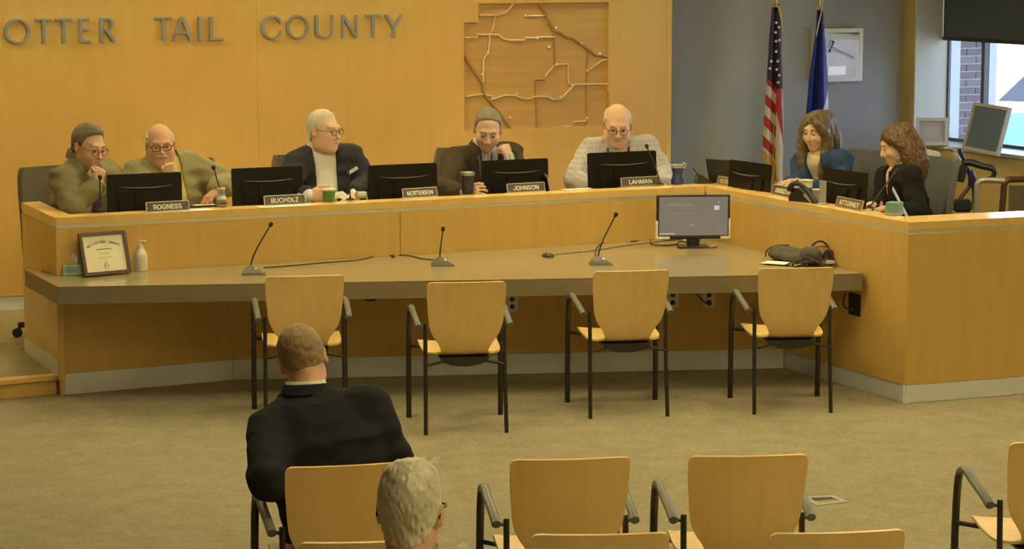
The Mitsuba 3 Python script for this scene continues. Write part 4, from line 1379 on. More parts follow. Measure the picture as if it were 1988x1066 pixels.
# -- in the audience: the man in the dark suit, seen from behind
M = head_frame(Z(588, 698, 9.16), 2, 22, -14, away=True)
b = Body('person', 'man in dark suit with sandy hair seen from behind, leaning forward on a chair', M, 1.06, (Z(716, 792, 9.02), Z(524, 838, 9.00)), (Z(768, 902, 9.05), Z(521, 934, 8.74)), (Z(752, 930, 9.36), Z(590, 930, 9.16)),
         np.array([-.66, 8.93, .56]), np.array([-.12, 1, 0]), sc=1.06, neck=Z(595, 776, 9.08), chest=(.205, .14), belly=(.185, .15),
         hands={0: (RELAX, (-.4, .9, -.2), (-.6, 0, -.7)), 1: (RELAX, (.3, .9, -.2), (.6, 0, -.7))})
b.skin('mat_skin', HEAD, skin_color((.58, .33, .20)))
b.local('hair', hair_mesh('full', thick=.009, front=.088, temple=.0, nape=-.055, seed=11), 'mat_hair_sand')
b.eyes()
b.garment('shirt', 'mat_shirt_white', .004, sleeve=.97, r=(.058, .05, .046, .036), neckr=.056)
b.collar('shirt_collar', 'mat_shirt_white', R=.062, hgt=.056)
b.garment('jacket', 'mat_suit', .018, sleeve=.92, vee=(.06, .40, .02), lapel=True, wr=.014, neckr=.068, seed=41, k_sh=.07)
b.collar('jacket_collar', 'mat_suit', R=.070, hgt=.044, open_=.8, th=.007)
b.lower('mat_trousers', 'mat_shoe', floor=0.0)

# -- the white-blond man at the bottom edge, seen from behind
M = head_frame(Z(797, 992, 6.5), -13, 4, 0, away=True)
b = Body('person', 'man with cropped white-blond hair and glasses seen from behind at the bottom edge', M, 1.06, (Z(905, 1195, 6.45), Z(690, 1195, 6.45)), (Z(925, 1330, 6.6), Z(672, 1330, 6.6)), (Z(900, 1330, 6.88), Z(700, 1330, 6.88)),
         np.append(Z(797, 1200, 6.45)[:2], .56), np.array([.1, 1, 0]), sc=1.05, neck=Z(797, 1130, 6.47),
         hands={0: (GRIP, (-.2, .9, .2), (-.6, .3, .5)), 1: (GRIP, (.2, .9, .2), (.6, .3, .5))})
b.skin('mat_skin', HEAD, skin_color((.62, .36, .22)))
b.local('hair', hair_mesh('blond', thick=.007, front=.09, temple=.0, nape=-.078, seed=13, h=.003), 'mat_hair_blond')
b.glasses('mat_black_plastic', r=.003); b.eyes()
b.garment('shirt', 'mat_shirt_white', .012, sleeve=.9, wr=.014, neckr=.062, seed=51)
b.collar('shirt_collar', 'mat_shirt_white', R=.062, hgt=.045)
b.lower('mat_trousers', 'mat_shoe', floor=0.0)
AUD = b
stack_chair(b.hip[0], b.hip[1] - .30, -4, 'plywood chair below the bottom edge under the white-blond man')
# ---------------------------------------------------------------- lettering and map on the maple wall
def strokes(lines, curves=()):
    g = [LineString(l).buffer(w / 2, cap_style=2, join_style=2) for l, w in lines]
    return unary_union(g + list(curves))


def ring(cx, cy, rx, ry, w, wx=None):
    from shapely import affinity
    wx = wx or w
    o = affinity.scale(Point(0, 0).buffer(1, quad_segs=16), rx, ry)
    i = affinity.scale(Point(0, 0).buffer(1, quad_segs=16), rx - wx, ry - w)
    return affinity.translate(o.difference(i), cx, cy)


def glyph(c, a):
    """letter c in a box a wide and 1 high"""
    V, Hh = .135, .085
    if c == 'O': return ring(a / 2, .5, a / 2, .52, .08, .13)
    if c == 'T': return strokes([(((a / 2, 0), (a / 2, 1)), V), (((0, 1 - Hh / 2), (a, 1 - Hh / 2)), Hh)])
    if c == 'E': return strokes([(((V / 2, 0), (V / 2, 1)), V)] + [(((0, y), (a * x, y)), Hh) for y, x in ((Hh / 2, 1), (.53, .88), (1 - Hh / 2, .95))])
    if c == 'I': return strokes([(((a / 2, 0), (a / 2, 1)), V)])
    if c == 'L': return strokes([(((V / 2, 0), (V / 2, 1)), V), (((0, Hh / 2), (a, Hh / 2)), Hh)])
    if c == 'A': return strokes([(((.05, 0), (a / 2 - .01, 1)), .09), (((a - .06, 0), (a / 2, 1)), V), (((a * .22, .33), (a * .78, .33)), .08)]).intersection(sbox(-1, 0, 3, 1))
    if c == 'Y': return strokes([(((a / 2, 0), (a / 2, .46)), V), (((a / 2, .44), (.05, 1)), V), (((a / 2, .44), (a - .03, 1)), .09)]).intersection(sbox(-1, 0, 3, 1))
    if c == 'N': return strokes([(((.05, 0), (.05, 1)), .09), (((a - .05, 0), (a - .05, 1)), .09), (((.05, 1), (a - .05, 0)), V)]).intersection(sbox(-1, 0, 3, 1))
    if c == 'U': return strokes([(((.065, .36), (.065, 1)), V), (((a - .045, .36), (a - .045, 1)), .09)], [ring(a / 2, .37, a / 2, .39, .09, .12).intersection(sbox(-1, -1, 3, .38))])
    if c == 'C': return ring(a * .58, .5, a * .58, .52, .08, .13).difference(Polygon([(a * .58, .5), (3, 1.35), (3, -.35)]).union(sbox(a * 1.02, -1, 3, 2)))
    if c == 'R':
        bowl = ring(a * .48, .73, a * .40, .27, .08, .12).intersection(sbox(a * .48, 0, 3, 2))
        return strokes([(((V / 2, 0), (V / 2, 1)), V), (((0, 1 - .04), (a * .5, 1 - .04)), .08), (((0, .50), (a * .5, .50)), .08), (((a * .42, .50), (a - .06, 0)), V)], [bowl]).intersection(sbox(-1, 0, 3, 1.1))


mat('mat_pewter', (.24, .26, .29), .4, .1)
k = thing('wall_sign', 'raised pewter letters reading OTTER TAIL COUNTY on the maple wall', 'sign')
for word in (('O', 8, 58, 83.0), ('T', 68, 100, 82), ('T', 107, 140, 81.6), ('E', 153, 175, 81), ('R', 193, 224.5, 80.8)), (('T', 300, 333, 79), ('A', 333, 373, 78.6), ('I', 383, 392, 78), ('L', 406, 433, 78)), (('C', 506, 543, 76.5), ('O', 555, 599, 76), ('U', 611, 645, 75), ('N', 662, 693, 73.6), ('T', 708, 737, 73), ('Y', 746, 780, 72)):
    for c, x0, x1, yb in word:
        u0, z0 = on_wall(x0, yb)
        u1, _ = on_wall(x1, yb)
        hh = on_wall(x0, yb - 45)[1] - z0
        hh, z0 = .172, 2.021
        from shapely import affinity
        g = affinity.translate(affinity.scale(glyph(c, (u1 - u0) / hh), hh, hh, origin=(0, 0)), u0, z0)
        put('letter', cat([wall_piece(x, WV - .022, .020) for x in getattr(g, 'geoms', [g])]), 'mat_pewter', k, False)


def horiz_wood(a, b):
    def fn(p, n, uv):
        u = p.x * EU[0] + p.y * EU[1]
        g = mikit.fbm(u * 1.1, 0.0, p.z * 24, 3)
        w = mikit.fbm(u * 3.0, 2.0, p.z * 4, 2)
        return mikit.mix(a, b, dr.clip(.75 * g + .5 * w - .12, 0, 1))
    return mikit.proc(fn)


mat('mat_map', horiz_wood((.60, .36, .105), (.47, .265, .075)), .45)
mat('mat_map_road', (.74, .55, .27), .35, .2)
mat('mat_map_river', (.36, .20, .075), .5)
mat('mat_town', (.80, .70, .45), .25, .5)
MB = WV + .028
k = thing('wall_map', 'carved wooden county map with raised roads and town studs, recessed in the maple wall', 'map')
put('board', wall_piece(MAP.buffer(-.001, join_style=2), MB, .02), 'mat_map', k, False)


def map_line(pts, r, mt, name):
    p = [on_wall(x, y, MB) for x, y in pts]
    path = [(u, MB - .008, z) for u, z in p]
    q = []
    for i in range(len(path) - 1):
        q += [np.array(path[i]) + (np.array(path[i + 1]) - np.array(path[i])) * t for t in np.linspace(0, 1, 5)[:-1]]
    q.append(np.array(path[-1]))
    put(name, mv(tube(q, r, 6), rz=math.degrees(TH)), mt, k, 50)


G1 = lambda pts, s, ox, oy: [(ox + x / s, oy + y / s) for x, y in pts]
S = 3.949
for pts, r, m in (
        ([(232, 118), (372, 118), (440, 92), (470, 62), (492, 25)], .011, 'mat_map_road'),
        ([(345, 195), (345, 150), (372, 118)], .006, 'mat_map_road'),
        ([(122, 290), (210, 290), (215, 266), (378, 266), (420, 302), (470, 310), (582, 310), (586, 291), (680, 291), (690, 285), (818, 285)], .009, 'mat_map_road'),
        ([(345, 195), (330, 240), (312, 266), (312, 330), (305, 400), (265, 455), (262, 620), (268, 700)], .008, 'mat_map_road'),
        ([(118, 425), (190, 540), (262, 640), (268, 715)], .012, 'mat_map_river'),
        ([(268, 720), (330, 790), (400, 880), (484, 1000)], .013, 'mat_map_river'),
        ([(132, 742), (200, 730), (270, 722), (345, 745), (322, 765), (390, 745), (430, 730), (520, 735), (565, 758), (625, 758), (665, 740), (760, 742), (790, 762), (860, 762), (965, 648), (1222, 645)], .009, 'mat_map_road'),
        ([(690, 25), (735, 90), (800, 235), (860, 255), (910, 290), (940, 290), (1000, 330), (1070, 380), (1130, 425), (1180, 425), (1222, 445)], .011, 'mat_map_river'),
        ([(610, 122), (700, 122), (740, 115)], .008, 'mat_map_road'),
        ([(815, 250), (812, 320), (815, 430), (818, 495)], .006, 'mat_map_river'),
        ([(1222, 458), (1185, 458), (1065, 545)], .010, 'mat_map_road'),
        ([(740, 585), (818, 495), (915, 492), (915, 640), (950, 655)], .007, 'mat_map_road'),
        ([(668, 740), (668, 612), (740, 610)], .007, 'mat_map_river'),
        ([(676, 745), (680, 985)], .007, 'mat_map_river'),
        ([(1066, 390), (1062, 545), (1055, 900), (1050, 970)], .005, 'mat_map_river'),
        ([(955, 940), (990, 932), (1052, 928)], .009, 'mat_map_road'),
        ([(870, 972), (950, 972)], .009, 'mat_map_road')):
    map_line(G1(pts, S, 870, 0), r, m, 'route')
stud = trimesh.creation.icosphere(1, .014)
stud.apply_scale([1, .7, 1])
stud_d = mikit.ply(mv(stud, rz=math.degrees(TH)), None, True)
for x, y in ((590, 122), (820, 215), (770, 362), (300, 405), (258, 572), (1158, 415), (1015, 335), (520, 722), (855, 745), (1058, 908), (1063, 545), (945, 655), (470, 905), (825, 495), (312, 266), (680, 295)):
    u, z = on_wall(870 + x / S, y / S, MB)
    q = room(u, MB - .008, z)
    put('town_stud', stud_d, 'mat_town', k, to=pose(*q))

# ---------------------------------------------------------------- office chairs behind the dais
OC = {}
_pb = rrect(.50, .66, .10)
g = []
for i, x in enumerate(np.linspace(-.25, .25, 11)):
    row = []
    for z in np.linspace(0, .68, 14):
        w = np.interp(z, [0, .12, .5, .62, .68], [.80, .96, 1, .97, .88])
        row.append((x * w, -.02 - .05 * (1 - (x / .25) ** 2) + .03 * math.sin(z / .68 * math.pi), z))
    g.append(row)
OC['backrest'] = (mikit.ply(sheet(np.array(g), .045), None, 40), 0)
OC['seat'] = (mikit.ply(lathe([(.02, -.04), (.22, -.04), (.255, -.015), (.255, .015), (.23, .035), (.02, .04)], 24), None, 40), 0)
OC['column'] = (mikit.ply(cat(lathe([(.03, .10), (.03, .30), (.022, .30), (.022, .42)], 12)), None, 40), 1)
OC['back_bracket'] = (mikit.ply(tube(spline([(0, -.10, -.04), (0, -.26, -.04), (0, -.31, .06), (0, -.30, .30)], 12), .02, 8, (1.6, .7)), None, 40), 1)


def office_chair(x, y, rz, label, fab, top=1.30, floor=PZ, base=18, arm_x=.30, base_r=.305):
    k = thing('office_chair', label, 'office chair', 'office chairs behind the dais')
    sh = floor + .47
    M = pose(x, y, 0, rz)
    R = Rot.from_euler('z', rz, degrees=True)
    def at(px, py, pz): return T().translate([float(v) for v in (np.array([x, y, 0]) + R.apply([px, py, pz]))]).rotate([0, 0, 1], float(rz))
    put('seat', OC['seat'][0], fab, k, to=at(0, 0, sh))
    put('backrest', OC['backrest'][0], fab, k, to=at(0, -.27, top - .68).rotate([1, 0, 0], 4.0))
    put('column', OC['column'][0], 'mat_black_plastic', k, to=at(0, 0, floor))
    put('back_bracket', OC['back_bracket'][0], 'mat_black_plastic', k, to=at(0, 0, sh))
    for s in (-1, 1):
        arm = cat(tube(spline([(s * .22, -.02, sh), (s * arm_x, -.02, sh + .03), (s * arm_x, -.02, sh + .17)], 10), .014, 8), cbox(.06, .24, .03, .012, (s * arm_x, .02, sh + .185)))
        put('armrest', mv(arm, x, y, 0, rz), 'mat_black_plastic', k, 40)
    for i in range(5):
        a = i * 72 + base
        leg = rod((.02, 0, floor + .115), (base_r - .015, 0, floor + .085), .02, 8)
        put('base_leg', mv(leg, x, y, 0, rz + a), 'mat_black_plastic', k, 40)
        cw = cat(mv(lathe([(.0, -.022), (.028, -.022), (.0315, -.012), (.0315, .012), (.028, .022), (.0, .022)], 14), base_r, 0, floor + .032, 0, 90, 0), rod((base_r - .015, 0, floor + .045), (base_r - .015, 0, floor + .095), .009, 6))
        put('caster', mv(cw, x, y, 0, rz + a), 'mat_rubber', k, 40)
    return k


def face_deg(yaw, p):
    f = turn(p, yaw)
    return math.degrees(math.atan2(-f[0], f[1]))


def chair_at(px, py, d, yaw, label, fab, y=None, caster=None, **kw):
    q = F(px, py, d) if y is None else Z(px, py, y)
    rz = face_deg(yaw, q)
    f = turn(q, yaw)
    c = q[:2] + f[:2] * .30
    if caster is not None:                                        # one caster is seen there
        w_ = at_z(*caster, PZ)[:2] - c
        kw['base_r'] = min(.42, float(np.linalg.norm(w_)))
        c = c + w_ * (1 - kw['base_r'] / np.linalg.norm(w_))
        kw['base'] = math.degrees(math.atan2(w_[1], w_[0])) - rz
    return office_chair(c[0], c[1], rz, label, fab, **kw)


chair_at(116, 323, 1.62, 22, 'dark grey office chair at the left end of the dais behind the man in tweed', 'mat_office_fabric', caster=(34, 655), arm_x=.26, top=float(F(104, 323, 1.62)[2]))
chair_at(350, 330, 1.30, 6, 'dark office chair hidden behind the bald man with the white moustache', 'mat_office_fabric')
chair_at(598, 290, 1.26, 20, 'dark grey office chair behind the white-haired man in navy', 'mat_office_fabric')
chair_at(912, 284, 1.26, 4, 'dark grey office chair behind the man reading in the brown jacket', 'mat_office_fabric')
chair_at(1200, 290, 1.32, 4, 'dark office chair hidden behind the bald man in the checked shirt', 'mat_office_fabric')
chair_at(1682, 292, 0, -50, 'grey office chair between the two women', 'mat_office_fabric_blue', 16.75)
chair_at(1815, 304, 0, -62, 'grey office chair behind the woman in black', 'mat_office_fabric_blue', 16.2)

# ---------------------------------------------------------------- monitors
mat('mat_monitor', (.008, .0075, .005), .30, spec=.28)
_c = rrect(.475, .295, .012, 0, 0)
MON = {'shell': mikit.ply(cat(mv(plate(_c, .016), 0, .008, 0)), None, False)}
bul = Polygon([(-.185, .055)] + [(x, .048 + .010 * abs(x / .185) ** 2) for x in np.linspace(-.17, .17, 12)] + [(.185, .055), (.165, -.125), (-.165, -.125)])
MON['back_bulge'] = mikit.ply(cat(mv(plate(bul, .022), 0, .008, 0), mv(plate(bul.buffer(-.012), .028), 0, .008, 0)), None, False)
MON['vent'] = mikit.ply(mv(plate(Polygon([(-.07, .035), (.07, .035), (.062, -.09), (-.062, -.09)]), .036), 0, .008, 0), None, False)
MON['neck'] = mikit.ply(cat(cbox(.07, .03, .14, .006, (0, .0, -.16)), cbox(.05, .05, .06, .006, (0, -.02, -.10))), None, False)
MON['foot'] = mikit.ply(lathe([(.01, 0), (.115, 0), (.118, .006), (.10, .014), (.02, .02)], 28), None, 40)
mat('mat_ridge', (.10, .095, .075), .22, spec=.6)  # lighter than the black shell: the highlight on the crease is coloured in
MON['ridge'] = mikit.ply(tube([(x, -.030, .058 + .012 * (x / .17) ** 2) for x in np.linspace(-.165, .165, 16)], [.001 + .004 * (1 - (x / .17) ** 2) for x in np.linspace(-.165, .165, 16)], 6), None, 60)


def monitor(q, rz, label, top, surf, back=True, wid=.475, tilt=-4):
    """q: plan position of the middle; rz: 0 = its back (here the -y side) towards the camera"""
    k = thing('monitor', label, 'monitor', 'black monitors on the dais')
    zc = top - .147
    s = wid / .475
    M = T().translate([float(q[0]), float(q[1]), float(zc)]).rotate([0, 0, 1], float(rz)).rotate([1, 0, 0], float(tilt)).scale([s, 1, 1])
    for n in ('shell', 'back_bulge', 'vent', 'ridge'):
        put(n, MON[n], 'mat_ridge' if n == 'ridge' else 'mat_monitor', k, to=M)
    nk = zc - .16 - surf
    put('neck', mv(cbox(.06, .025, max(.05, zc - .08 - surf), .004), q[0], q[1], (zc - .08 + surf) / 2, rz), 'mat_monitor', k, False)
    put('foot', MON['foot'], 'mat_monitor', k, to=pose(q[0], q[1], surf, rz).translate([0, .03, 0]))
    return k


def mon_px(x0, x1, ytop, d, label, wid=None):
    a, b_ = F(x0, ytop, d), F(x1, ytop, d)
    c = (a + b_) / 2
    w = np.linalg.norm((b_ - a)[:2])
    return monitor(c, math.degrees(TH), label, c[2], WS, wid=w)


mon_px(207, 352, 337, .36, 'leftmost black monitor on the dais, seen from behind')
mon_px(450, 587, 325, .36, 'black monitor seen from behind left of the white-haired man in navy')
mon_px(714, 848, 319, .36, 'black monitor seen from behind right of the white-haired man in navy')
mon_px(935, 1064, 310, .36, 'black monitor seen from behind in front of the man reading')
mon_px(1142, 1274, 295, .36, 'black monitor in front of the man in the checked shirt')


def wing_monitor(a, b_, y0, y1, label, dz=0):
    A, B = Z(a[0], a[1], y0), Z(b_[0], b_[1], y1)
    d = (B - A)[:2]
    c = (A + B) / 2
    return monitor(c, math.degrees(math.atan2(d[1], d[0])), label, (A[2] + B[2]) / 2, WS, wid=float(np.linalg.norm(d)))


wing_monitor((1416, 310), (1495, 320), 16.35, 15.95, 'black monitor turned at an angle beside the woman in the blue jacket')
wing_monitor((1599, 327), (1682, 335), 15.40, 15.02, 'dark monitor seen from behind at an angle in front of the woman in black')

# the lit monitor on the presentation table
_q = at_z(1345, 480, TZ)
k = thing('monitor', 'monitor with lit grey screen facing the room on the presentation table', 'monitor')
c = np.array([_q[0], _q[1], TZ])
rz = 5.0
cz = at_plane(1345, 421, _q, np.array([0, 1.0]))[2]
mat('mat_screen', (.012, .012, .012), .12)
put('shell', mv(cbox(.487, .03, .29, .006), c[0], c[1], cz, rz), 'mat_black_plastic', k, False)
k_scr = put('screen', mv(cbox(.455, .002, .255, .0005), c[0] + .0165 * math.sin(math.radians(rz)), c[1] - .0165, cz + .006, rz), 'mat_screen', k, False)
scene[k_scr]['emitter'] = {'type': 'area', 'radiance': rgb(.165, .142, .105)}
mat('mat_clear_edge', (.80, .78, .66), .25)  # opaque pale pieces: reflections in the clear border put into the colour
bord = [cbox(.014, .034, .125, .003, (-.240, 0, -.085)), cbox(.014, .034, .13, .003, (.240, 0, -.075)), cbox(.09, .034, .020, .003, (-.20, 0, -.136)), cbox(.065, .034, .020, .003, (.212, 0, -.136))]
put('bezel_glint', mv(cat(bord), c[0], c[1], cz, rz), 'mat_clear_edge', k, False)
for name, w, h, x, z, col in (('screen_title', .17, .010, -.09, .078, (.30, .235, .165)), ('screen_line', .15, .006, -.07, .022, (.25, .215, .155)), ('screen_icon', .036, .028, .153, .057, (.62, .62, .53)), ('screen_icon', .012, .012, .166, .092, (.33, .31, .25)),
                              ('screen_icon', .018, .012, -.007, -.058, (.34, .31, .25)), ('screen_icon', .010, .010, .135, -.055, (.27, .24, .19)), ('screen_icon', .012, .010, -.115, .022, (.32, .29, .23)), ('screen_taskbar', .10, .006, -.175, -.112, (.62, .60, .50))):
    m = mv(cbox(w, .001, h, .0002, (x, -.0185, z)), c[0], c[1], cz + .004, rz)
    kk = put(name, m, 'mat_screen', k_scr, False)
    scene[kk]['emitter'] = {'type': 'area', 'radiance': rgb(*[.8 * x for x in col])}
put('neck', mv(cat(cbox(.075, .03, .08, .006, (0, .02, .04)), rod((.035, -.01, .015), (.045, -.005, .07), .006), rod((-.02, -.01, .015), (-.025, -.005, .07), .006)), c[0], c[1], TZ, rz), 'mat_black_plastic', k, False)
put('foot', mv(cbox(.20, .14, .012, .004, (0, 0, .006)), c[0], c[1], TZ, rz), 'mat_black_plastic', k, False)

# ---------------------------------------------------------------- nameplates on the ledge
mat('mat_plate', (.085, .060, .036), .45)
mat('mat_plate_gold', (.20, .145, .06), .4, .3)
mat('mat_letter_white', (.82, .80, .72), .5)
mat('mat_letter_dim', (.58, .49, .28), .5)


def nameplate(q, rz, text, label, w=.265, h=.062, plate_m='mat_plate', let='mat_letter_white', border='mat_dull_silver', z=None):
    k = thing('nameplate', label, 'nameplate', 'nameplates on the dais ledge')
    z = LZ if z is None else z
    tl = -14
    def P(m): return mv(mv(m, 0, 0, 0, 0, tl), q[0], q[1], z, rz)
    put('holder', P(cat(cbox(w, .008, .006, .001, (0, 0, h)), cbox(w, .008, .005, .001, (0, 0, .0035)), cbox(.006, .008, h, .001, (-w / 2, 0, h / 2)), cbox(.006, .008, h, .001, (w / 2, 0, h / 2)), mv(cbox(w, .05, .004, .001), 0, .02, .004, 0, -tl))), border, k, False)
    put('panel', P(cbox(w - .008, .004, h - .006, .001, (0, 0, h / 2))), plate_m, k, False)
    L = lettering(text, h * .46, .0015, True)
    wl = L.bounds[1][0] - L.bounds[0][0]
    mx = w * .76
    if wl > mx or len(text) > 7:
        L.apply_scale([mx / wl, 1, 1])
    elif wl < w * .55:
        L.apply_scale([w * .60 / wl, 1, 1])
    L.apply_translation([0, -.0021, h * .27])
    put('lettering', P(L), let, k, False)


def plate_px(x0, x1, yb, text, label, **kw):
    a, b_ = at_z(x0, yb[0], LZ), at_z(x1, yb[1], LZ)
    d = (b_ - a)[:2]
    nameplate((a + b_) / 2, math.degrees(math.atan2(d[1], d[0])), text, label, w=float(np.linalg.norm(d)), **kw)


plate_px(285, 367, (413, 408.5), 'ROGNESS', 'nameplate leftmost on the dais ledge, in front of the left monitor')
plate_px(514, 593, (400, 396), 'BUCHOLZ', 'second nameplate from the left, at the monitor left of the man in navy')
plate_px(783, 849, (385.5, 381.5), 'MORTENSON', 'nameplate third from the left, at the monitor right of the man in navy')
plate_px(986, 1058, (375.5, 371.5), 'JOHNSON', 'nameplate in front of the monitor of the man reading')
plate_px(1207, 1281, (363.5, 359.5), 'LAHMAN', 'nameplate in front of the monitor of the man in the checked shirt', plate_m='mat_plate')
plate_px(1392, 1432, (358.5, 364.5), 'SECRETARY', 'small brown nameplate at the inner corner of the dais, by the laptop', plate_m='mat_plate_gold', let='mat_letter_dim', border='mat_dull_silver', h=.060)
plate_px(1498, 1547, (377, 387), 'ADMINISTRATOR', 'dark nameplate on the right wing beside the telephone', h=.066)
plate_px(1622, 1672, (401, 411), 'ATTORNEY', 'gold-brown nameplate in front of the dark angled monitor on the right wing', plate_m='mat_plate_gold', h=.066)

# ---------------------------------------------------------------- microphones
def gooseneck(base, tip, label, bend=.3, foot='round', fdir=(1, 0), r=.0045, cap=1.0):
    k = thing('microphone', label, 'microphone', 'gooseneck microphones')
    base, tip = np.asarray(base, float), np.asarray(tip, float)
    d = tip - base
    p = spline([base, base + np.array([d[0] * .17, d[1] * .17, d[2] * .28]), base + np.array([d[0] * .58, d[1] * .58, d[2] * .66]), tip], 18) if bend else np.linspace(base, tip, 12)
    put('gooseneck', tube(p, r, 8), 'mat_black_plastic', k, 60)
    e = p[-1] - p[-2]; e /= np.linalg.norm(e)
    put('capsule', tube([tip - e * .010, tip - e * .004, tip + e * .006, tip + e * .016, tip + e * .020], [x * cap for x in (.006, .0115, .0135, .0105, .004)], 12), 'mat_mic_foam', k, 60)
    if foot == 'wedge':
        a = math.degrees(math.atan2(fdir[1], fdir[0]))
        pr = Polygon([(-.055, 0), (-.050, .018), (-.028, .046), (-.004, .058), (.016, .050), (.060, .022), (.088, .008), (.090, 0)])
        m = prism(pr, -.045, .045)
        m.apply_transform(np.array([[1, 0, 0, 0], [0, 0, -1, 0], [0, 1, 0, 0], [0, 0, 0, 1.0]]))
        m = m.subdivide().subdivide()
        v = np.asarray(m.vertices); tz = np.clip(v[:, 2] / .058, 0, 1)
        m.vertices = np.c_[v[:, 0], v[:, 1] * (1 - .62 * tz ** 1.5), v[:, 2]]
        put('foot', mv(m, base[0], base[1], base[2] - .052, a), 'mat_mic_base', k, 35)
        put('button', mv(mv(lathe([(.0, 0), (.010, 0), (.009, .004), (0, .005)], 12), .030, -.026, .036, 0, 62), base[0], base[1], base[2] - .052, a), 'mat_steel', k, 40)
    else:
        put('foot', lathe([(.0, 0), (.030, 0), (.028, .006), (.010, .012), (.008, .02)], 16, (base[0], base[1], base[2])), 'mat_black_plastic', k, 40)
    return k


mat('mat_mic_foam', (.030, .011, .006), .8)
mat('mat_mic_base', (.15, .14, .11), .38, .1)


def table_mic(bx, by, tx, ty, label):
    b0 = at_z(bx, by, TZ)
    b1 = b0 + np.array([0, 0, .052])
    t = at_plane(tx, ty, b0 + np.array([0, .06, 0]), np.array([0, 1.0]))
    gooseneck(b1, t, label, foot='wedge', fdir=(1.0, .05), bend=.3)


table_mic(487, 533, 525, 437, 'gooseneck microphone at the left of the presentation table, beside the first chair')
table_mic(854, 516, 860, 446, 'upright gooseneck microphone in the middle of the presentation table')
table_mic(1161, 514, 1195, 418, 'gooseneck microphone right of the middle of the presentation table, by the mouse')


def dais_mic(bx, by, d, tx, ty, dt, label, cap=1.0):
    b0 = F(bx, by, d); b0[2] = max(b0[2], LZ if d < LW else WS)
    gooseneck(b0, F(tx, ty, dt), label, r=.0042, cap=cap)


dais_mic(194, 408, .15, 194, 346, .14, 'thin gooseneck microphone in front of the man in tweed')
dais_mic(432, 395, .15, 415, 327, .22, 'thin curved gooseneck microphone beside the drinking glass')
dais_mic(680, 388, .15, 676, 318, .16, 'thin upright gooseneck microphone in front of the man in navy', .45)
dais_mic(1281, 358, .15, 1256, 285, .20, 'thin curved gooseneck microphone in front of the man in the checked shirt')
b0 = at_z(1687, 404, LZ); t0 = Z(1741, 330, 15.15)
gooseneck(b0, t0, 'long gooseneck microphone slanting up towards the woman in black', r=.005, bend=0, cap=.6)

# ---------------------------------------------------------------- things on the dais
def on_ledge(px, py):
    return at_z(px, py, LZ)


mat('mat_green', (.065, .17, .045), .35)
mat('mat_tumbler', (.03, .036, .045), .35, .2)
mat('mat_blue_bottle', (.03, .045, .13), .3)
mat('mat_teal', (.13, .26, .24), .6)
mat('mat_silver_paint', (.45, .45, .42), .35, .4)
mat('mat_tea', (.20, .07, .025), .2)
scene['mat_glass'] = {'type': 'blendbsdf', 'weight': 0.3, 'a': {'type': 'thindielectric', 'int_ior': 1.5}, 'b': {'type': 'twosided', 'bsdf': {'type': 'diffuse', 'reflectance': rgb(.6, .58, .5)}}}
mat('mat_frost', (.72, .69, .62), .25, spec=.6)

q = on_ledge(639, 392)
k = thing('mug', 'green paper cup with white rim by the hand of the man in navy', 'cup')
put('cup', lathe([(.030, 0), (.033, .004), (.041, .078)], 24, (q[0], q[1], LZ)), 'mat_green', k, 40)
put('lid', lathe([(.042, .074), (.0435, .078), (.0435, .084), (.038, .088), (.0, .088)], 24, (q[0], q[1], LZ)), 'mat_white_plastic', k, 40)
q = on_ledge(908, 375.5)
k = thing('tumbler', 'dark insulated tumbler with steel rim in front of the man reading', 'tumbler')
put('body', lathe([(.036, 0), (.039, .006), (.046, .118), (.046, .122)], 24, (q[0], q[1], LZ)), 'mat_tumbler', k, 40)
put('lid', lathe([(.047, .120), (.048, .126), (.048, .138), (.042, .144), (.0, .144)], 24, (q[0], q[1], LZ)), 'mat_steel', k, 40)
q = on_ledge(1315, 357.5)
k = thing('shaker_bottle', 'dark blue waisted shaker bottle with pale cap at the corner of the dais', 'bottle')
put('body', lathe([(.040, 0), (.044, .006), (.043, .03), (.034, .06), (.033, .075), (.042, .105), (.044, .115)], 24, (q[0], q[1], LZ)), 'mat_blue_bottle', k, 40)
put('cap', lathe([(.045, .112), (.045, .132), (.036, .138), (.0, .138)], 24, (q[0], q[1], LZ)), 'mat_silver_paint', k, 40)
put('handle', tube(spline([(q[0] + .030, q[1] - .012, LZ + .132), (q[0] + .052, q[1] - .012, LZ + .142), (q[0] + .052, q[1] - .012, LZ + .120), (q[0] + .042, q[1] - .012, LZ + .110)], 12), .006, 8), 'mat_silver_paint', k, 60)
q = on_ledge(430, 402)
k = thing('drinking_glass', 'small glass jar with amber drink beside the second monitor', 'glass')
put('glass', lathe([(.026, 0), (.030, .004), (.031, .045), (.024, .070), (.024, .095), (.026, .118)], 20, (q[0], q[1], LZ)), 'mat_glass', k, 40)
put('drink', lathe([(.0, .004), (.027, .004), (.028, .040), (.0, .041)], 20, (q[0], q[1], LZ)), 'mat_tea', k, 40)
put('rim', lathe([(.0255, .112), (.0275, .118), (.0255, .122), (.0235, .118)], 20, (q[0], q[1], LZ)), 'mat_frost', k, 40)
put('label_band', lathe([(.0312, .05), (.0318, .052), (.0260, .070), (.0255, .072)], 20, (q[0], q[1], LZ)), 'mat_frost', k, 40)
q = on_ledge(386, 402)
k = thing('tablet', 'dark tablet with white sheet lying on the ledge beside the glass', 'tablet')
put('case', mv(cbox(.19, .10, .010, .003), q[0], q[1] + .02, LZ + .006, 24), 'mat_black_plastic', k, False)
put('sheet', mv(cbox(.14, .05, .001, .0003), q[0] + .03, q[1] + .02, LZ + .0118, 24), 'mat_paper', k, False)
q = on_ledge(662, 388)
k = thing('napkin', 'crumpled white napkin between the green cup and the small grey radio', 'napkin')
g = np.zeros((9, 9, 3))
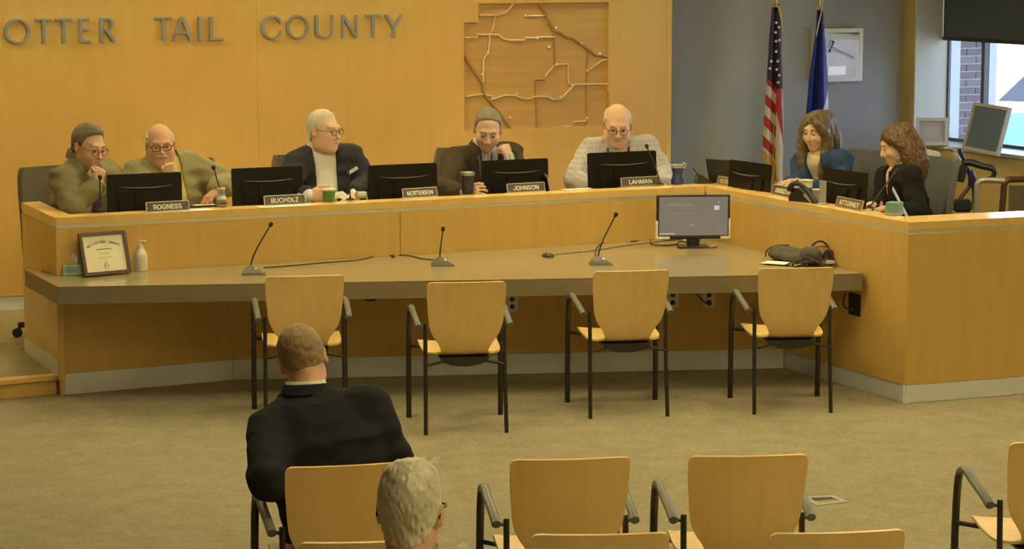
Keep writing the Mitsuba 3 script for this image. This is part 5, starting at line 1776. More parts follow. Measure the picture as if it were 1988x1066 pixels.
for i in range(9):
    for j in range(9):
        x, y = (i - 4) / 4, (j - 4) / 4
        g[i, j] = (q[0] + x * .055 + .012 * y, q[1] + y * .035, LZ + .004 + .048 * max(0, 1 - (x * x + y * y) * .8) * (.6 + .8 * meshkit.noise(np.array([i * .7, j * .9, 3.0]))))
put('napkin_sheet', sheet(g, .002), 'mat_paper', k, 50)
q = on_ledge(701, 385)
k = thing('radio', 'small grey clock radio on the ledge beside the napkin', 'radio')
put('case', mv(cbox(.075, .05, .045, .010, (0, 0, .0225)), q[0], q[1], LZ, 24), 'mat_silver_paint', k, 35)
put('dial', mv(cbox(.05, .003, .016, .001, (0, -.0255, .026)), q[0], q[1], LZ, 24), 'mat_white_plastic', k, False)
q = on_ledge(560, 400)
k = thing('sheet_of_paper', 'white sheet lying on the ledge under the second nameplate', 'paper')
put('sheet', mv(cbox(.36, .09, .001, .0003), q[0] - .02, q[1] - .0, LZ + .001, 25.4), 'mat_paper', k, False)
q = on_ledge(405, 408)
k = thing('sheet_of_paper', 'white sheet lying on the ledge right of the leftmost nameplate', 'paper')
put('sheet', mv(cbox(.20, .10, .001, .0003), q[0] - .08, q[1] + .01, LZ + .001, 25.4), 'mat_paper', k, False)
q = on_ledge(1120, 367)
k = thing('sheet_of_paper', 'white sheet on the ledge left of the monitor of the man in the checked shirt', 'paper')
put('sheet', mv(cbox(.22, .06, .001, .0003), q[0], q[1], LZ + .001, 25.4), 'mat_paper', k, False)


def laptop(q, rz, label, w=.31, lid=.21, open_=105, mt='mat_silver_paint', surf=None):
    """the keyboard side towards local +y"""
    k = thing('laptop', label, 'laptop')
    surf = WS if surf is None else surf
    put('base', mv(cbox(w, .21, .014, .004, (0, .105, .007)), q[0], q[1], surf, rz), mt, k, False)
    put('keyboard', mv(cbox(w * .88, .10, .002, .0005, (0, .09, .0145)), q[0], q[1], surf, rz), 'mat_black_plastic', k, False)
    put('lid', mv(mv(cbox(w, .007, lid, .003, (0, 0, lid / 2)), 0, 0, .012, 0, open_ - 90), q[0], q[1], surf, rz), mt, k, False)
    put('display', mv(mv(cbox(w * .92, .001, lid * .86, .0003, (0, .0042, lid / 2)), 0, 0, .012, 0, open_ - 90), q[0], q[1], surf, rz), 'mat_black_plastic', k, False)
    return k


q = F(1067, 360, .40)
k = laptop(q, 100, 'pale laptop standing open edge-on right of the monitor of the man reading', open_=80, lid=.26)
q = Z(1414, 335, 16.55)
laptop(q, -62 + 20, 'dark laptop standing open at the inner corner of the dais behind the angled monitor', mt='mat_black_matte', lid=.34, w=.26)
q = Z(1764, 405, 15.15)
laptop(q, 80, 'laptop seen edge-on in front of the woman in black', lid=.22, w=.20, open_=62, surf=LZ - .10)
# the desk telephone
q = on_ledge(1572, 392)
k = thing('telephone', 'black desk telephone with curved handset on the right wing beside the white cup', 'telephone')
an = -63
put('body', mv(mv(plate(Polygon([(-.10, 0), (.11, 0), (.085, .035), (-.02, .10), (-.06, .105), (-.10, .05)]), .16), 0, .08, 0), q[0], q[1] + .05, LZ - .02, an + 20), 'mat_black_plastic', k, 30)
put('handset', mv(tube(spline([(-.085, -.09, .075), (-.05, -.09, .125), (.02, -.09, .11), (.09, -.09, .045), (.12, -.09, .008)], 18), [.02, .021, .02, .018, .016, .015, .015, .015, .015, .015, .015, .015, .015, .016, .017, .019, .021, .018], 8), q[0], q[1] + .05, LZ - .01, an + 20), 'mat_black_plastic', k, 60)
put('display', mv(mv(cbox(.09, .003, .02, .001), .055, -.0815, .045, 0, 0, 38), q[0], q[1] + .05, LZ - .02, an + 20), 'mat_silver_paint', k, False)
q = at_z(1564, 388, LZ)
k = thing('paper_cup', 'tall white paper cup in front of the woman in the blue jacket', 'cup')
put('cup', lathe([(.034, 0), (.046, .122), (.048, .125), (.048, .129), (.045, .129)], 24, (q[0], q[1], LZ)), 'mat_white', k, 40)
put('band', lathe([(.0455, .112), (.0475, .118), (.0485, .128), (.0455, .130)], 24, (q[0], q[1], LZ)), 'mat_shirt_cream', k, 40)
q = at_z(1586, 394, LZ)
k = thing('drinking_glass', 'clear water glass between the white cup and the dark angled monitor', 'glass')
put('glass', lathe([(.026, 0), (.029, .004), (.033, .085)], 20, (q[0], q[1], LZ)), 'mat_glass', k, 40)
put('rim', lathe([(.0325, .083), (.0345, .086), (.0325, .089), (.0315, .086)], 20, (q[0], q[1], LZ)), 'mat_frost', k, 40)
q = at_z(1597, 397, LZ)
k = thing('document_stand', 'pale upright document stand beside the dark angled monitor', 'document stand')
put('panel', mv(cbox(.045, .012, .145, .003, (0, 0, .078)), q[0], q[1], LZ, -30), 'mat_silver_paint', k, False)
put('foot', mv(cbox(.06, .08, .008, .003, (0, 0, .004)), q[0], q[1], LZ, -30), 'mat_silver_paint', k, False)
q = on_ledge(1738, 419)
k = thing('tissue_box', 'teal tissue box on the corner of the right wing by the laptop', 'tissue box')
put('box', mv(cbox(.085, .085, .080, .003, (0, 0, .040)), q[0], q[1] + .04, LZ, -30), 'mat_teal', k, False)
put('base_band', mv(cbox(.0865, .0865, .018, .002, (0, 0, .010)), q[0], q[1] + .04, LZ, -30), 'mat_silver_paint', k, False)
q = on_ledge(1367, 356.5)
k = thing('desk_phone', 'small black telephone with upright handset at the inner corner of the dais', 'telephone')
put('body', mv(mv(plate(Polygon([(-.06, 0), (.065, 0), (-.025, .062), (-.055, .05)]), .09), 0, .045, 0), q[0], q[1] + .03, LZ, 10), 'mat_black_plastic', k, 30)
put('aerial', rod((q[0] - .035, q[1] + .02, LZ + .05), (q[0] - .075, q[1] + .02, LZ + .105), .004), 'mat_black_plastic', k, 60)

# ---------------------------------------------------------------- things on the presentation table
q = at_z(118, 536, TZ)
k = thing('tissue_box', 'low teal tissue box with a white tissue pulled up, left end of the presentation table', 'tissue box')
put('box', mv(cbox(.20, .11, .062, .004, (0, 0, .031)), q[0] + .10, q[1] + .068, TZ, 9), 'mat_teal_print', k, False)
mat('mat_teal_print', mikit.proc(lambda p, n, uv: mikit.mix((.17, .34, .27), (.42, .52, .42), dr.clip(1.6 * mikit.fbm(p.x * 30, p.y * 30, p.z * 40, 2) - .35 + .5 * mikit.smoothstep(TZ + .028, TZ + .012, p.z), 0, 1))), .6)
g = np.zeros((9, 8, 3))
for i in range(9):
    for j in range(8):
        x, z = (i - 4) / 4, j / 7
        g[i, j] = (q[0] + .045 + x * (.045 + .03 * z) - .02 * z, q[1] + .06 + .02 * math.sin(x * 5 + z * 2) * (.4 + z), TZ + .060 + z * (.085 - .030 * max(0, x)) + .008 * math.sin(3 * x))
put('tissue', sheet(g, .0015), 'mat_paper', k, 50)

A, B = at_z(163, 539, TZ), at_z(254, 531, TZ)
d = (B - A)[:2]; w = float(np.linalg.norm(d)); rz = math.degrees(math.atan2(d[1], d[0]))
k = thing('framed_certificate', 'certificate in a dark wooden frame propped on the presentation table, reading MILESTONE AWARD', 'framed certificate')
hh = .262
mat('mat_dark_wood', (.075, .038, .026), .35)
mat('mat_certificate', (.80, .74, .54), .75, spec=.15)
def PC(m): return mv(mv(m, 0, 0, .004, 0, -17, 0), (A + B)[0] / 2, (A + B)[1] / 2, TZ, rz)
put('frame', PC(plate(rrect(w, hh, .004, 0, hh / 2).difference(rrect(w - .040, hh - .040, .003, 0, hh / 2)), .018)), 'mat_dark_wood', k, False)
put('backing', PC(mv(plate(rrect(w - .01, hh - .01, .003, 0, hh / 2), .008), 0, .006, 0)), 'mat_dark_wood', k, False)
put('certificate', PC(mv(plate(rrect(w - .038, hh - .038, .002, 0, hh / 2), .002), 0, -.003, 0)), 'mat_certificate', k, False)
mat('mat_frame_lining', (.45, .40, .40), .3, .3)
put('lining', PC(mv(plate(rrect(w - .038, hh - .038, .002, 0, hh / 2).difference(rrect(w - .046, hh - .046, .002, 0, hh / 2)), .004), 0, -.003, 0)), 'mat_frame_lining', k, False)
ls = []
word, n = 'MILESTONE AWARD', 15
for i, ch in enumerate(word):
    if ch == ' ': continue
    t = (i - (n - 1) / 2) / ((n - 1) / 2)
    L = lettering(ch, .0155, .0008, True)
    L.apply_scale([.95, 1, 1])
    L = mv(L, 0, 0, 0, 0, 0, t * 17)
    L.apply_translation([t * .100, -.0052, .203 - .024 * t * t - .008])
    ls.append(L)
for txt, hgt, z in (('PRESENTED TO', .004, .176), ('COUNTY COMMISSIONERS', .0085, .150),):
    L = lettering(txt, hgt, .0006, txt.startswith('C'))
    L.apply_translation([0, -.0052, z])
    ls.append(L) if False else None
ls += [cbox(.008, .0006, .006, .0001, (0, -.0053, .222)), cbox(.100, .0006, .0062, .0001, (0, -.0053, .158)), cbox(.046, .0006, .0016, .0001, (.01, -.0053, .178))]
ls += [cbox(a_, .0006, .0016, .0001, (x_, -.0053, z_)) for a_, x_, z_ in ((.075, .005, .135), (.060, 0, .128), (.110, 0, .108), (.05, -.02, .100), (.030, -.0, .080))]
ls += [mv(plate(ring(0, 0, .015, .018, .004), .0006), .0, -.0053, .055), cbox(.010, .0006, .010, .0001, (-.004, -.0053, .056)), cbox(.035, .0006, .002, .0001, (0, -.0053, .030))]
mat('mat_cert_ink', (.22, .18, .12), .7)
put('print', PC(cat(ls[:14])), 'mat_ink', k, False)
for m_ in ls[14:]:
    put('fine_print', PC(m_), 'mat_cert_ink', k, False)

q = at_z(273, 526, TZ)
k = thing('sanitizer_bottle', 'white pump bottle of hand sanitizer beside the framed certificate', 'bottle')
put('bottle', lathe([(.0, 0), (.040, 0), (.044, .006), (.044, .085), (.041, .105), (.030, .128), (.018, .140), (.016, .146)], 28, (q[0], q[1], TZ)), 'mat_sanitizer', k, 40)
mat('mat_sanitizer', (.66, .62, .52), .2, spec=.6)
put('pump', cat(lathe([(.0, .140), (.0195, .140), (.0195, .158), (.012, .162), (.006, .166), (.006, .176), (.010, .177), (.010, .186), (.0, .188)], 20, (q[0], q[1], TZ)), tube(spline([(q[0], q[1], TZ + .182), (q[0] + .02, q[1] - .004, TZ + .184), (q[0] + .040, q[1] - .008, TZ + .178)], 8), [.006, .006, .0058, .0055, .005, .0048, .0045, .004], 8)), 'mat_white_plastic', k, 40)


def table_cable(pts, label, r=.0032, lift=None, mt='mat_cable'):
    p = [at_z(x, y, TZ + (lift[i] if lift else .004)) for i, (x, y) in enumerate(pts)]
    k = thing('cable', label, 'cable')
    put('cord', tube(spline(p, 60), r, 6), mt, k, 60)


mat('mat_cable', (.055, .035, .018), .5)
table_cable([(512, 519.5), (560, 516), (640, 509), (710, 502), (742, 495.5), (756, 496), (760, 500)], 'thin cable running right from the left table microphone')
table_cable([(842, 504), (815, 501), (790, 496), (772, 495), (767, 499)], 'short thin cable curling left from the middle table microphone')
table_cable([(1150, 506), (1156, 488), (1172, 471), (1210, 463), (1250, 461.5), (1300, 462.5), (1325, 464)], 'black cable from the right table microphone to the lit monitor', .0042)
table_cable([(1205, 466), (1235, 468), (1262, 464), (1290, 465), (1318, 465)], 'second black cable lying beside the lit monitor', .0035)
table_cable([(1262, 462), (1262, 470), (1280, 476), (1308, 475), (1320, 468), (1335, 471), (1345, 476)], 'looped black cable left of the lit monitor', .0038)
table_cable([(1074, 495), (1110, 491), (1150, 487), (1200, 479), (1260, 471), (1310, 466)], 'faint grey mouse cable running from the mouse to the lit monitor', .0022)
table_cable([(1348, 478), (1362, 481), (1380, 481), (1390, 478)], 'short black cable end right of the lit monitor', .003)
q = at_z(1062, 499, TZ)
k = thing('mouse', 'small dark computer mouse alone on the presentation table', 'computer mouse')
m = trimesh.creation.icosphere(3, 1.0)
v = np.asarray(m.vertices); v[:, 2] = np.maximum(v[:, 2], -.2)
m.vertices = v * np.array([.036, .055, .020])
put('shell', mv(m, q[0] + .006, q[1] + .02, TZ + .0045, 20), 'mat_mouse', k, True)
mat('mat_mouse', (.045, .033, .02), .3)
put('wheel', mv(lathe([(.0, -.003), (.007, -.003), (.007, .003), (0, .003)], 12), q[0] + .008, q[1] - .012, TZ + .021, 20, 0, 90), 'mat_silver_paint', k, 40)

# the bag, papers and cables at the right end
mat('mat_bag', (.060, .052, .036), .75)
qa, qb = at_z(1490, 503, TZ), at_z(1596, 519, TZ)
q = (qa + qb) / 2
ba = math.degrees(math.atan2(qb[1] - qa[1], qb[0] - qa[0]))
k = thing('bag', 'soft dark grey laptop sleeve lying on the presentation table under cables', 'bag')
v = Vol((-.22, -.16, -.01), (.32, .16, .15), .006)
v.add(p_ell((.03, .02, .035), (.20, .085, .034)), 0).add(p_cone((-.13, .03, .05), (.12, .03, .052), .040, .042), .03).add(p_ell((.215, -.0, .055), (.075, .070, .066)), .03)
v.apply(lambda P, D: np.maximum(D + (meshkit.noise(P * 32, 4) - .5) * .012, .0 - P[..., 2] + .001))
put('sleeve', mv(v.mesh(), q[0] - .04, q[1] + .06, TZ, ba), 'mat_bag', k, True)
put('edge_piping', mv(tube(spline([(-.16, -.035, .02), (-.17, .01, .07), (-.15, .06, .085), (-.06, .07, .092)], 14), .005, 6), q[0] - .04, q[1] + .06, TZ, ba), 'mat_black_plastic', k, 60)
q = at_z(1545, 513, TZ)
k = thing('clipboard', 'white papers on a dark clipboard lying in front of the grey sleeve', 'clipboard')
put('board', mv(cbox(.38, .15, .006, .002), q[0] + .02, q[1] - .03, TZ + .004, -22), 'mat_black_plastic', k, False)
for i, (a_, x_, y_) in enumerate(((-28, -.04, .0), (-14, -.01, .006))):
    put('sheet', mv(cbox(.26, .13, .0015, .0004), q[0] + x_ - .04, q[1] + y_ - .02, TZ + .0085 + .0016 * i, a_), 'mat_paper', k, False)
q = at_z(1592, 514, TZ)
k = thing('headset', 'black headset lying on the papers at the right end of the table', 'headset')
put('band', tube(spline([(q[0] - .075, q[1] - .02, TZ + .05), (q[0] - .05, q[1], TZ + .12), (q[0] + .01, q[1] + .02, TZ + .145), (q[0] + .055, q[1] + .01, TZ + .10), (q[0] + .062, q[1] - .01, TZ + .05)], 24), .006, 8), 'mat_black_plastic', k, 60)
for s_, x_ in ((-1, -.078), (1, .062)):
    put('earpiece', mv(lathe([(.0, -.016), (.036, -.016), (.042, -.004), (.042, .010), (.0, .016)], 18), q[0] + x_ * .8, q[1] - .03, TZ + .056, 0, 75, 20 * s_), 'mat_black_matte', k, 40)
put('plug', mv(cat(cbox(.05, .03, .025, .004, (.0, 0, .013)), cbox(.02, .016, .02, .003, (.03, 0, .012))), q[0] + .05, q[1] - .05, TZ + .010, 15), 'mat_white_plastic', k, False)
rng = random.Random(5)
for i in range(4):
    c = at_z(1545 + 14 * i, 506, TZ + .05)
    pts = [c + np.array([.062 * math.cos(a_ * 1.25 + i) * (1 + .2 * rng.random()), .05 * math.sin(a_ * 1.25 + i), .012 * math.sin(a_ * 2 + i) - .02 + .008 * i]) for a_ in range(6)]
    pts.append(np.array([c[0] - .10 + .05 * i, c[1] - .06, TZ + .012]))
    k = thing('cable', 'tangled thin black cable on the clipboard at the right end of the presentation table', 'cable', 'tangled cables on the clipboard')
    put('cord', tube(spline(pts, 50), .0034, 6), 'mat_cable' if i % 2 else 'mat_black_plastic', k, 60)
k = thing('cable', 'thin reddish cable arching over the right edge of the headset', 'cable')
mat('mat_red_cable', (.13, .045, .02), .5)
pts = [at_z(1585, 480, TZ + .10), at_z(1600, 478, TZ + .11), at_z(1614, 492, TZ + .08), at_z(1622, 508, TZ + .03), at_z(1620, 519, TZ + .005)]
put('cord', tube(spline(pts, 30), .0030, 6), 'mat_red_cable', k, 60)

# ---------------------------------------------------------------- outlets, floor box
BN = np.array([-(B2x - B1)[1], (B2x - B1)[0]]); BN = BN / np.linalg.norm(BN)


def outlet(q, rz, label, plate_m, face_m, w=.075, h=.118, plug=False):
    k = thing('outlet', label, 'outlet')
    put('plate', mv(plate(rrect(w, h, .006), .006), q[0], q[1], q[2], rz), plate_m, k, False)
    for s_ in (-1, 1):
        put('socket', mv(plate(Point(0, s_ * .024).buffer(.016, quad_segs=6), .008), q[0], q[1], q[2], rz), face_m, k, False)
    if plug:
        put('plug', mv(cat(cbox(.03, .03, .03, .006, (-.002, -.020, -.024)), tube(spline([(-.002, -.035, -.024), (-.03, -.05, -.02), (-.08, -.03, .03), (-.11, .0, .05)], 14), .004, 6)), q[0], q[1], q[2], rz), 'mat_black_plastic', k, False)
    return k


br = math.degrees(math.atan2(*(B2x - B1)[::-1]))
outlet(at_plane(1376, 580, B1, BN), br, 'pale duplex outlet with plugs under the presentation table, right of the middle', 'mat_white_plastic', 'mat_black_plastic', plug=True)
outlet(at_plane(994, 588, B1, BN), br, 'grey outlet plate under the presentation table beside the second chair', 'mat_kick', 'mat_black_plastic')
outlet(at_plane(1306, 580, B1, BN), br, 'pale outlet plate under the presentation table right of the third chair', 'mat_white_plastic', 'mat_black_plastic')
WN = EU
q = at_plane(1660, 591, D1, EU)
outlet(q - np.append(EU, 0) * .0, math.degrees(TH) - 90, 'black power outlet plate on the right wing below the table edge', 'mat_black_plastic', 'mat_black_matte', w=.125, h=.135, plug=True)
k = thing('cable', 'thin dark cable tucked under the presentation table behind the first chair', 'cable')
pts = [at_plane(688, 578, B1 - .03 * BN, BN), at_plane(705, 580, B1 - .03 * BN, BN), at_plane(720, 583, B1 - .03 * BN, BN), at_plane(734, 578, B1 - .03 * BN, BN)]
put('cord', tube(spline(pts, 20), .005, 6), 'mat_black_plastic', k, 60)
c4 = [at_z(*p_, 0)[:2] for p_ in ((1556, 966), (1618, 963), (1648, 975), (1585, 983))]
k = thing('floor_box', 'flush metal floor box lid in the carpet beside the audience chairs', 'floor box')
put('rim', prism(Polygon(c4).difference(Polygon(c4).buffer(-.03)), 0, .004), 'mat_dull_silver', k, False)
put('lid', prism(Polygon(c4).buffer(-.031), 0, .0025), 'mat_carpet_dark', k, False)
put('hinge', prism(Polygon(c4).buffer(-.031).intersection(Polygon([c4[0], c4[1], (c4[1] + c4[2]) / 2, (c4[0] + c4[3]) / 2])), 0, .0035), 'mat_black_matte', k, False)

# the sheet the blond man holds
q = Z(899, 1060, 6.95)
k = thing('sheet_of_paper', 'white sheet held up by the white-blond man at the bottom edge', 'paper')
put('sheet', mv(plate(Polygon([(0, .016), (.13, -.10), (-.03, -.28), (-.17, -.15)]), .001), q[0], q[1], q[2], 0, -25), 'mat_paper', k, False)

# ---------------------------------------------------------------- flags, gavel case
def drape(yl, left, right, yd, folds, colorfn, k, ph=0.0):
    """a flag hanging from its pole; silhouette from pixel rows at the depth yd"""
    ys = np.linspace(yl[0], yl[-1], 170)
    L, R_ = np.interp(ys, yl, left), np.interp(ys, yl, right)
    ns = 60
    g = np.zeros((len(ys), ns, 3)); S_ = np.zeros((len(ys), ns, 2))
    for i, y in enumerate(ys):
        a, b_ = Z(L[i], y, yd), Z(R_[i], y, yd)
        t = (y - yl[0]) / (yl[-1] - yl[0])
        for j in range(ns):
            s_ = j / (ns - 1)
            dep = (.018 + .05 * t) * math.sin(s_ * math.pi * folds + ph) + .03 * math.sin(s_ * math.pi)
            g[i, j] = a + (b_ - a) * s_ + np.array([.0, -dep, 0])
            S_[i, j] = (L[i] + (R_[i] - L[i]) * s_, y)
    m = sheet(g, .003)
    col = colorfn(S_.reshape(-1, 2), np.tile(np.linspace(0, 1, ns), len(ys)))
    return put('cloth', m, 'mat_vertex', k, True, color=np.vstack([col, col]))


def us_colors(p, s_):
    x, y = p[:, 0], p[:, 1]
    red, white, blue = np.array([.33, .030, .030]), np.array([.62, .58, .52]), np.array([.030, .022, .055])
    d = y - 1.08 * (x - 1483)
    stripe = (((d - 178) / 21.5) % 2 < 1)
    c = np.where(stripe[:, None], red, white)
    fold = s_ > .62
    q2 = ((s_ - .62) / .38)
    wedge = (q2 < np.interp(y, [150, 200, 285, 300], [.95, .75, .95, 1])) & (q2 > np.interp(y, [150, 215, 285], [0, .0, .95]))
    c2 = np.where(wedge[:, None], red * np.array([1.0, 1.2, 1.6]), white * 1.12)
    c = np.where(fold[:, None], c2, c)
    can = y < np.where(fold, 172, 150 + 1.1 * (x - 1488))
    c = np.where(can[:, None], blue, c)
    c = np.where((d > 292)[:, None] & ~fold[:, None], np.array([.50, .32, .08]), c)
    return c


YD = float(np.dot(room(0, GV - .55), np.array([0, 1.0]))) if False else None
_f = at_plane(1508, 200, room(0, GV - .45), EV)
k = thing('flag', 'United States flag hanging folded from a gilt pole by the grey wall', 'flag')
drape([8, 60, 120, 180, 240, 300, 352], [1499.5, 1494.5, 1491, 1487, 1483, 1480, 1490], [1513, 1516, 1517.5, 1519.5, 1521, 1521, 1519], _f[1], 3.0, us_colors, k)
star = Polygon([((.0165 if i % 2 == 0 else .0066) * math.sin(i * math.pi / 5), (.0165 if i % 2 == 0 else .0066) * math.cos(i * math.pi / 5)) for i in range(10)])
sd_ = mikit.ply(plate(star, .002), None, False)
for x, y in ((1507, 44), (1512.5, 53), (1506, 63), (1506.5, 80), (1513, 78), (1507, 100), (1497.5, 119), (1510, 119), (1495, 133), (1508, 135), (1513, 146), (1511, 160)):
    q = Z(x, y, _f[1] - .087)
    put('star', sd_, 'mat_white', k, to=pose(*q).rotate([0, 1, 0], 12.0 * ((x * 7) % 5 - 2)))
top = Z(1509, -90, _f[1]); foot = np.array([top[0] - .0, top[1] + .02, 0])
put('pole', rod((top[0], top[1] + .03, PZ), (top[0], top[1] + .03, min(top[2], 2.95)), .014), 'mat_brass', k, 60)
put('fringe_top', tube([Z(1500.5, 12, _f[1] - .03), Z(1507, 10, _f[1] - .06), Z(1512, 14, _f[1] - .05), Z(1517, 40, _f[1] - .03), Z(1519, 62, _f[1] - .02)], [.014, .018, .014, .007, .005], 8), 'mat_brass', k, 60)
put('stand', lathe([(.0, 0), (.16, 0), (.165, .015), (.10, .035), (.03, .06), (.025, .12)], 24, (top[0], top[1] + .03, PZ)), 'mat_brass', k, 40)


def mn_colors(p, s_):
    x, y = p[:, 0], p[:, 1]
    blue = np.array([.012, .028, .19])
    c = np.tile(blue, (len(p), 1))
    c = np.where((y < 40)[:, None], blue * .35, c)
    seal = (s_ > .60) & (y > 176 + 46 * np.clip((.98 - s_) / .38, 0, 1)) & (y < 235)
    n = meshkit.noise(np.c_[x * .5, y * .35, x * 0], 3)
    c = np.where(seal[:, None], np.array([.55, .52, .55]) * (.75 + .4 * n[:, None]), c)
    return c


_g = at_plane(1592, 200, room(0, GV - .45), EV)
k = thing('flag', 'plain blue state flag with a white emblem edge hanging beside the gavel case', 'flag')
drape([20, 60, 100, 150, 200, 260, 320], [1586, 1583.5, 1578, 1570.5, 1566, 1561, 1557], [1597.5, 1601, 1604, 1607.5, 1609.5, 1611, 1613], _g[1], 3.2, mn_colors, k, .6)
top = Z(1594, -90, _g[1])
put('pole', rod((top[0], top[1] + .03, PZ), (top[0], top[1] + .03, min(top[2], 2.95)), .014), 'mat_brass', k, 60)
put('cord', tube(spline([Z(1597, -2, _g[1] - .06), Z(1594, 25, _g[1] - .07), Z(1589, 48, _g[1] - .08), Z(1585, 70, _g[1] - .06)], 12), .006, 6), 'mat_cord', k, 60)
mat('mat_cord', (.62, .52, .26), .6)
put('fringe_top', tube([Z(1585, 17, _g[1] - .03), Z(1590, 15, _g[1] - .05), Z(1596, 17, _g[1] - .04)], [.012, .015, .012], 8), 'mat_brass', k, 60)
put('stand', lathe([(.0, 0), (.16, 0), (.165, .015), (.10, .035), (.03, .06), (.025, .12)], 24, (top[0], top[1] + .03, PZ)), 'mat_brass', k, 40)

FV = GV - .075
u0, z1 = on_wall(1583, 57, FV); u1, z1b = on_wall(1676, 54, FV); _, z0b = on_wall(1672, 157, FV); _, z0 = on_wall(1579, 160, FV)
z1, z0 = (z1 + z1b) / 2, (z0 + z0b) / 2
k = thing('shadow_box', 'cream shadow box frame holding a gavel, hung on the grey wall behind the blue flag', 'shadow box')
mat('mat_cream_frame', (.60, .61, .52), .5)
mat('mat_mat_board', (.40, .40, .31), .85, spec=.1)
out, inn = sbox(u0, z0, u1, z1), sbox(u0 + .035, z0 + .035, u1 - .035, z1 - .035)
put('frame', wall_piece(out.difference(inn), FV, .072), 'mat_cream_frame', k, False)
put('backing', wall_piece(inn, FV + .045, .02), 'mat_mat_board', k, False)
a, b_ = on_wall(1609, 129, FV + .04), on_wall(1642, 145, FV + .04)
put('card', wall_piece(sbox(a[0], b_[1], b_[0], a[1]), FV + .042, .002), 'mat_card', k, False)
mat('mat_card', (.90, .90, .86), .6)
put('glazing', wall_piece(inn, FV + .004, .0006), 'mat_pane', k, False)
h0, h1 = on_wall(1611, 90, FV + .03), on_wall(1655, 112, FV + .03)
k = thing('gavel', 'dark wooden gavel mounted slanting inside the shadow box', 'gavel')
mat('mat_gavel', (.055, .042, .022), .75, spec=.08)
A3_, B3_ = room(h0[0], FV + .022, h0[1]), room(h1[0], FV + .022, h1[1])
dd = (B3_ - A3_) / np.linalg.norm(B3_ - A3_)
put('handle', tube([A3_, A3_ + (B3_ - A3_) * .3, A3_ + (B3_ - A3_) * .8, B3_], [.008, .008, .011, .012], 10), 'mat_gavel', k, 60)
cr = np.cross(dd, np.append(-EV, 0)); cr /= np.linalg.norm(cr)
put('head', tube([A3_ - cr * .052, A3_ - cr * .046, A3_ - cr * .035, A3_ - cr * .028, A3_ + cr * .028, A3_ + cr * .035, A3_ + cr * .046, A3_ + cr * .052], [.018, .022, .022, .019, .019, .022, .022, .018], 14), 'mat_gavel', k, 60)

# ---------------------------------------------------------------- on and below the window sill
def sill_frame(c, ax, lean, w, h, label, frame_m, glass_m, bw=.035, inner=None):
    """a framed picture leaning on the sill: c bottom middle, ax its right (x, y), lean in degrees"""
    k = thing('picture_frame', label, 'picture frame')
    rz = math.degrees(math.atan2(ax[1], ax[0]))
    def P(m): return mv(mv(m, 0, 0, 0, 0, -lean), c[0], c[1], c[2], rz)
    o = sbox(-w / 2, 0, w / 2, h); i = sbox(-w / 2 + bw, bw, w / 2 - bw, h - bw)
    put('frame', P(plate(o.difference(i), .03)), frame_m, k, False)
    put('picture', P(mv(plate(i.buffer(.002), .008), 0, -.006, 0)), glass_m, k, False)
    if inner:
        put('inset', P(mv(plate(i.buffer(-.045), .002), 0, -.014, 0)), inner, k, False)
    return k


mat('mat_pale_frame', (.46, .46, .42), .4)
mat('mat_teal_glass', (.085, .125, .125), .2, spec=.5)
mat('mat_mauve', (.36, .34, .36), .6)
A, B = at_z(1873, 290, SILL), at_z(1941, 304, SILL)
ax = (B - A)[:2]; w = float(np.linalg.norm(ax))
hz = .40
sill_frame((A + B) / 2, ax, 14, w, hz, 'large pale picture frame with dark teal glass leaning against the window', 'mat_pale_frame', 'mat_teal_glass', .028)
A, B = at_z(1778, 281.5, SILL), at_z(1840, 283.5, SILL)
ax = (B - A)[:2]; w = float(np.linalg.norm(ax))
c = (A + B) / 2
wz = np.linalg.norm(Z(1840, 283, c[1]) - Z(1778, 281, c[1]))
sill_frame(c, np.array([math.cos(math.radians(-8)), math.sin(math.radians(-8))]), 8, float(wz), .235, 'small pale grey framed certificate standing on the sill by the window jamb', 'mat_pale_frame', 'mat_mauve', .03, 'mat_pale_mauve')
mat('mat_pale_mauve', (.42, .39, .42), .6)
q = Z(1802, 300, 17.0)
k = thing('folded_cloth', 'pale folded cloth with dark stripes behind the hair of the woman in black', 'cloth')
v = Vol((-.12, -.10, -.07), (.12, .10, .07), .006)
v.add(p_ell((0, 0, 0), (.085, .06, .032)), 0).add(p_ell((.02, -.02, -.025), (.075, .05, .022)), .012)
v.apply(lambda P, D: D + (meshkit.noise(P * np.array([30, 30, 60]), 2) - .5) * .014)
put('folds', mv(v.mesh(), q[0], q[1], q[2], -20), 'mat_pale_frame', k, True)
k2 = thing('side_table', 'low dark side table below the window behind the woman in black', 'table')
tq = Z(1806, 316, 17.0)
put('top', mv(cbox(.34, .26, .025, .005), q[0], q[1], q[2] - .058, -25), 'mat_dark_wood', k2, False)
for sx in (-1, 1):
    for sy in (-1, 1):
        r_ = Rot.from_euler('z', -25, degrees=True).apply([sx * .14, sy * .10, 0])
        put('leg', rod((q[0] + r_[0], q[1] + r_[1], PZ), (q[0] + r_[0], q[1] + r_[1], q[2] - .07), .014), 'mat_dark_wood', k2, 60)

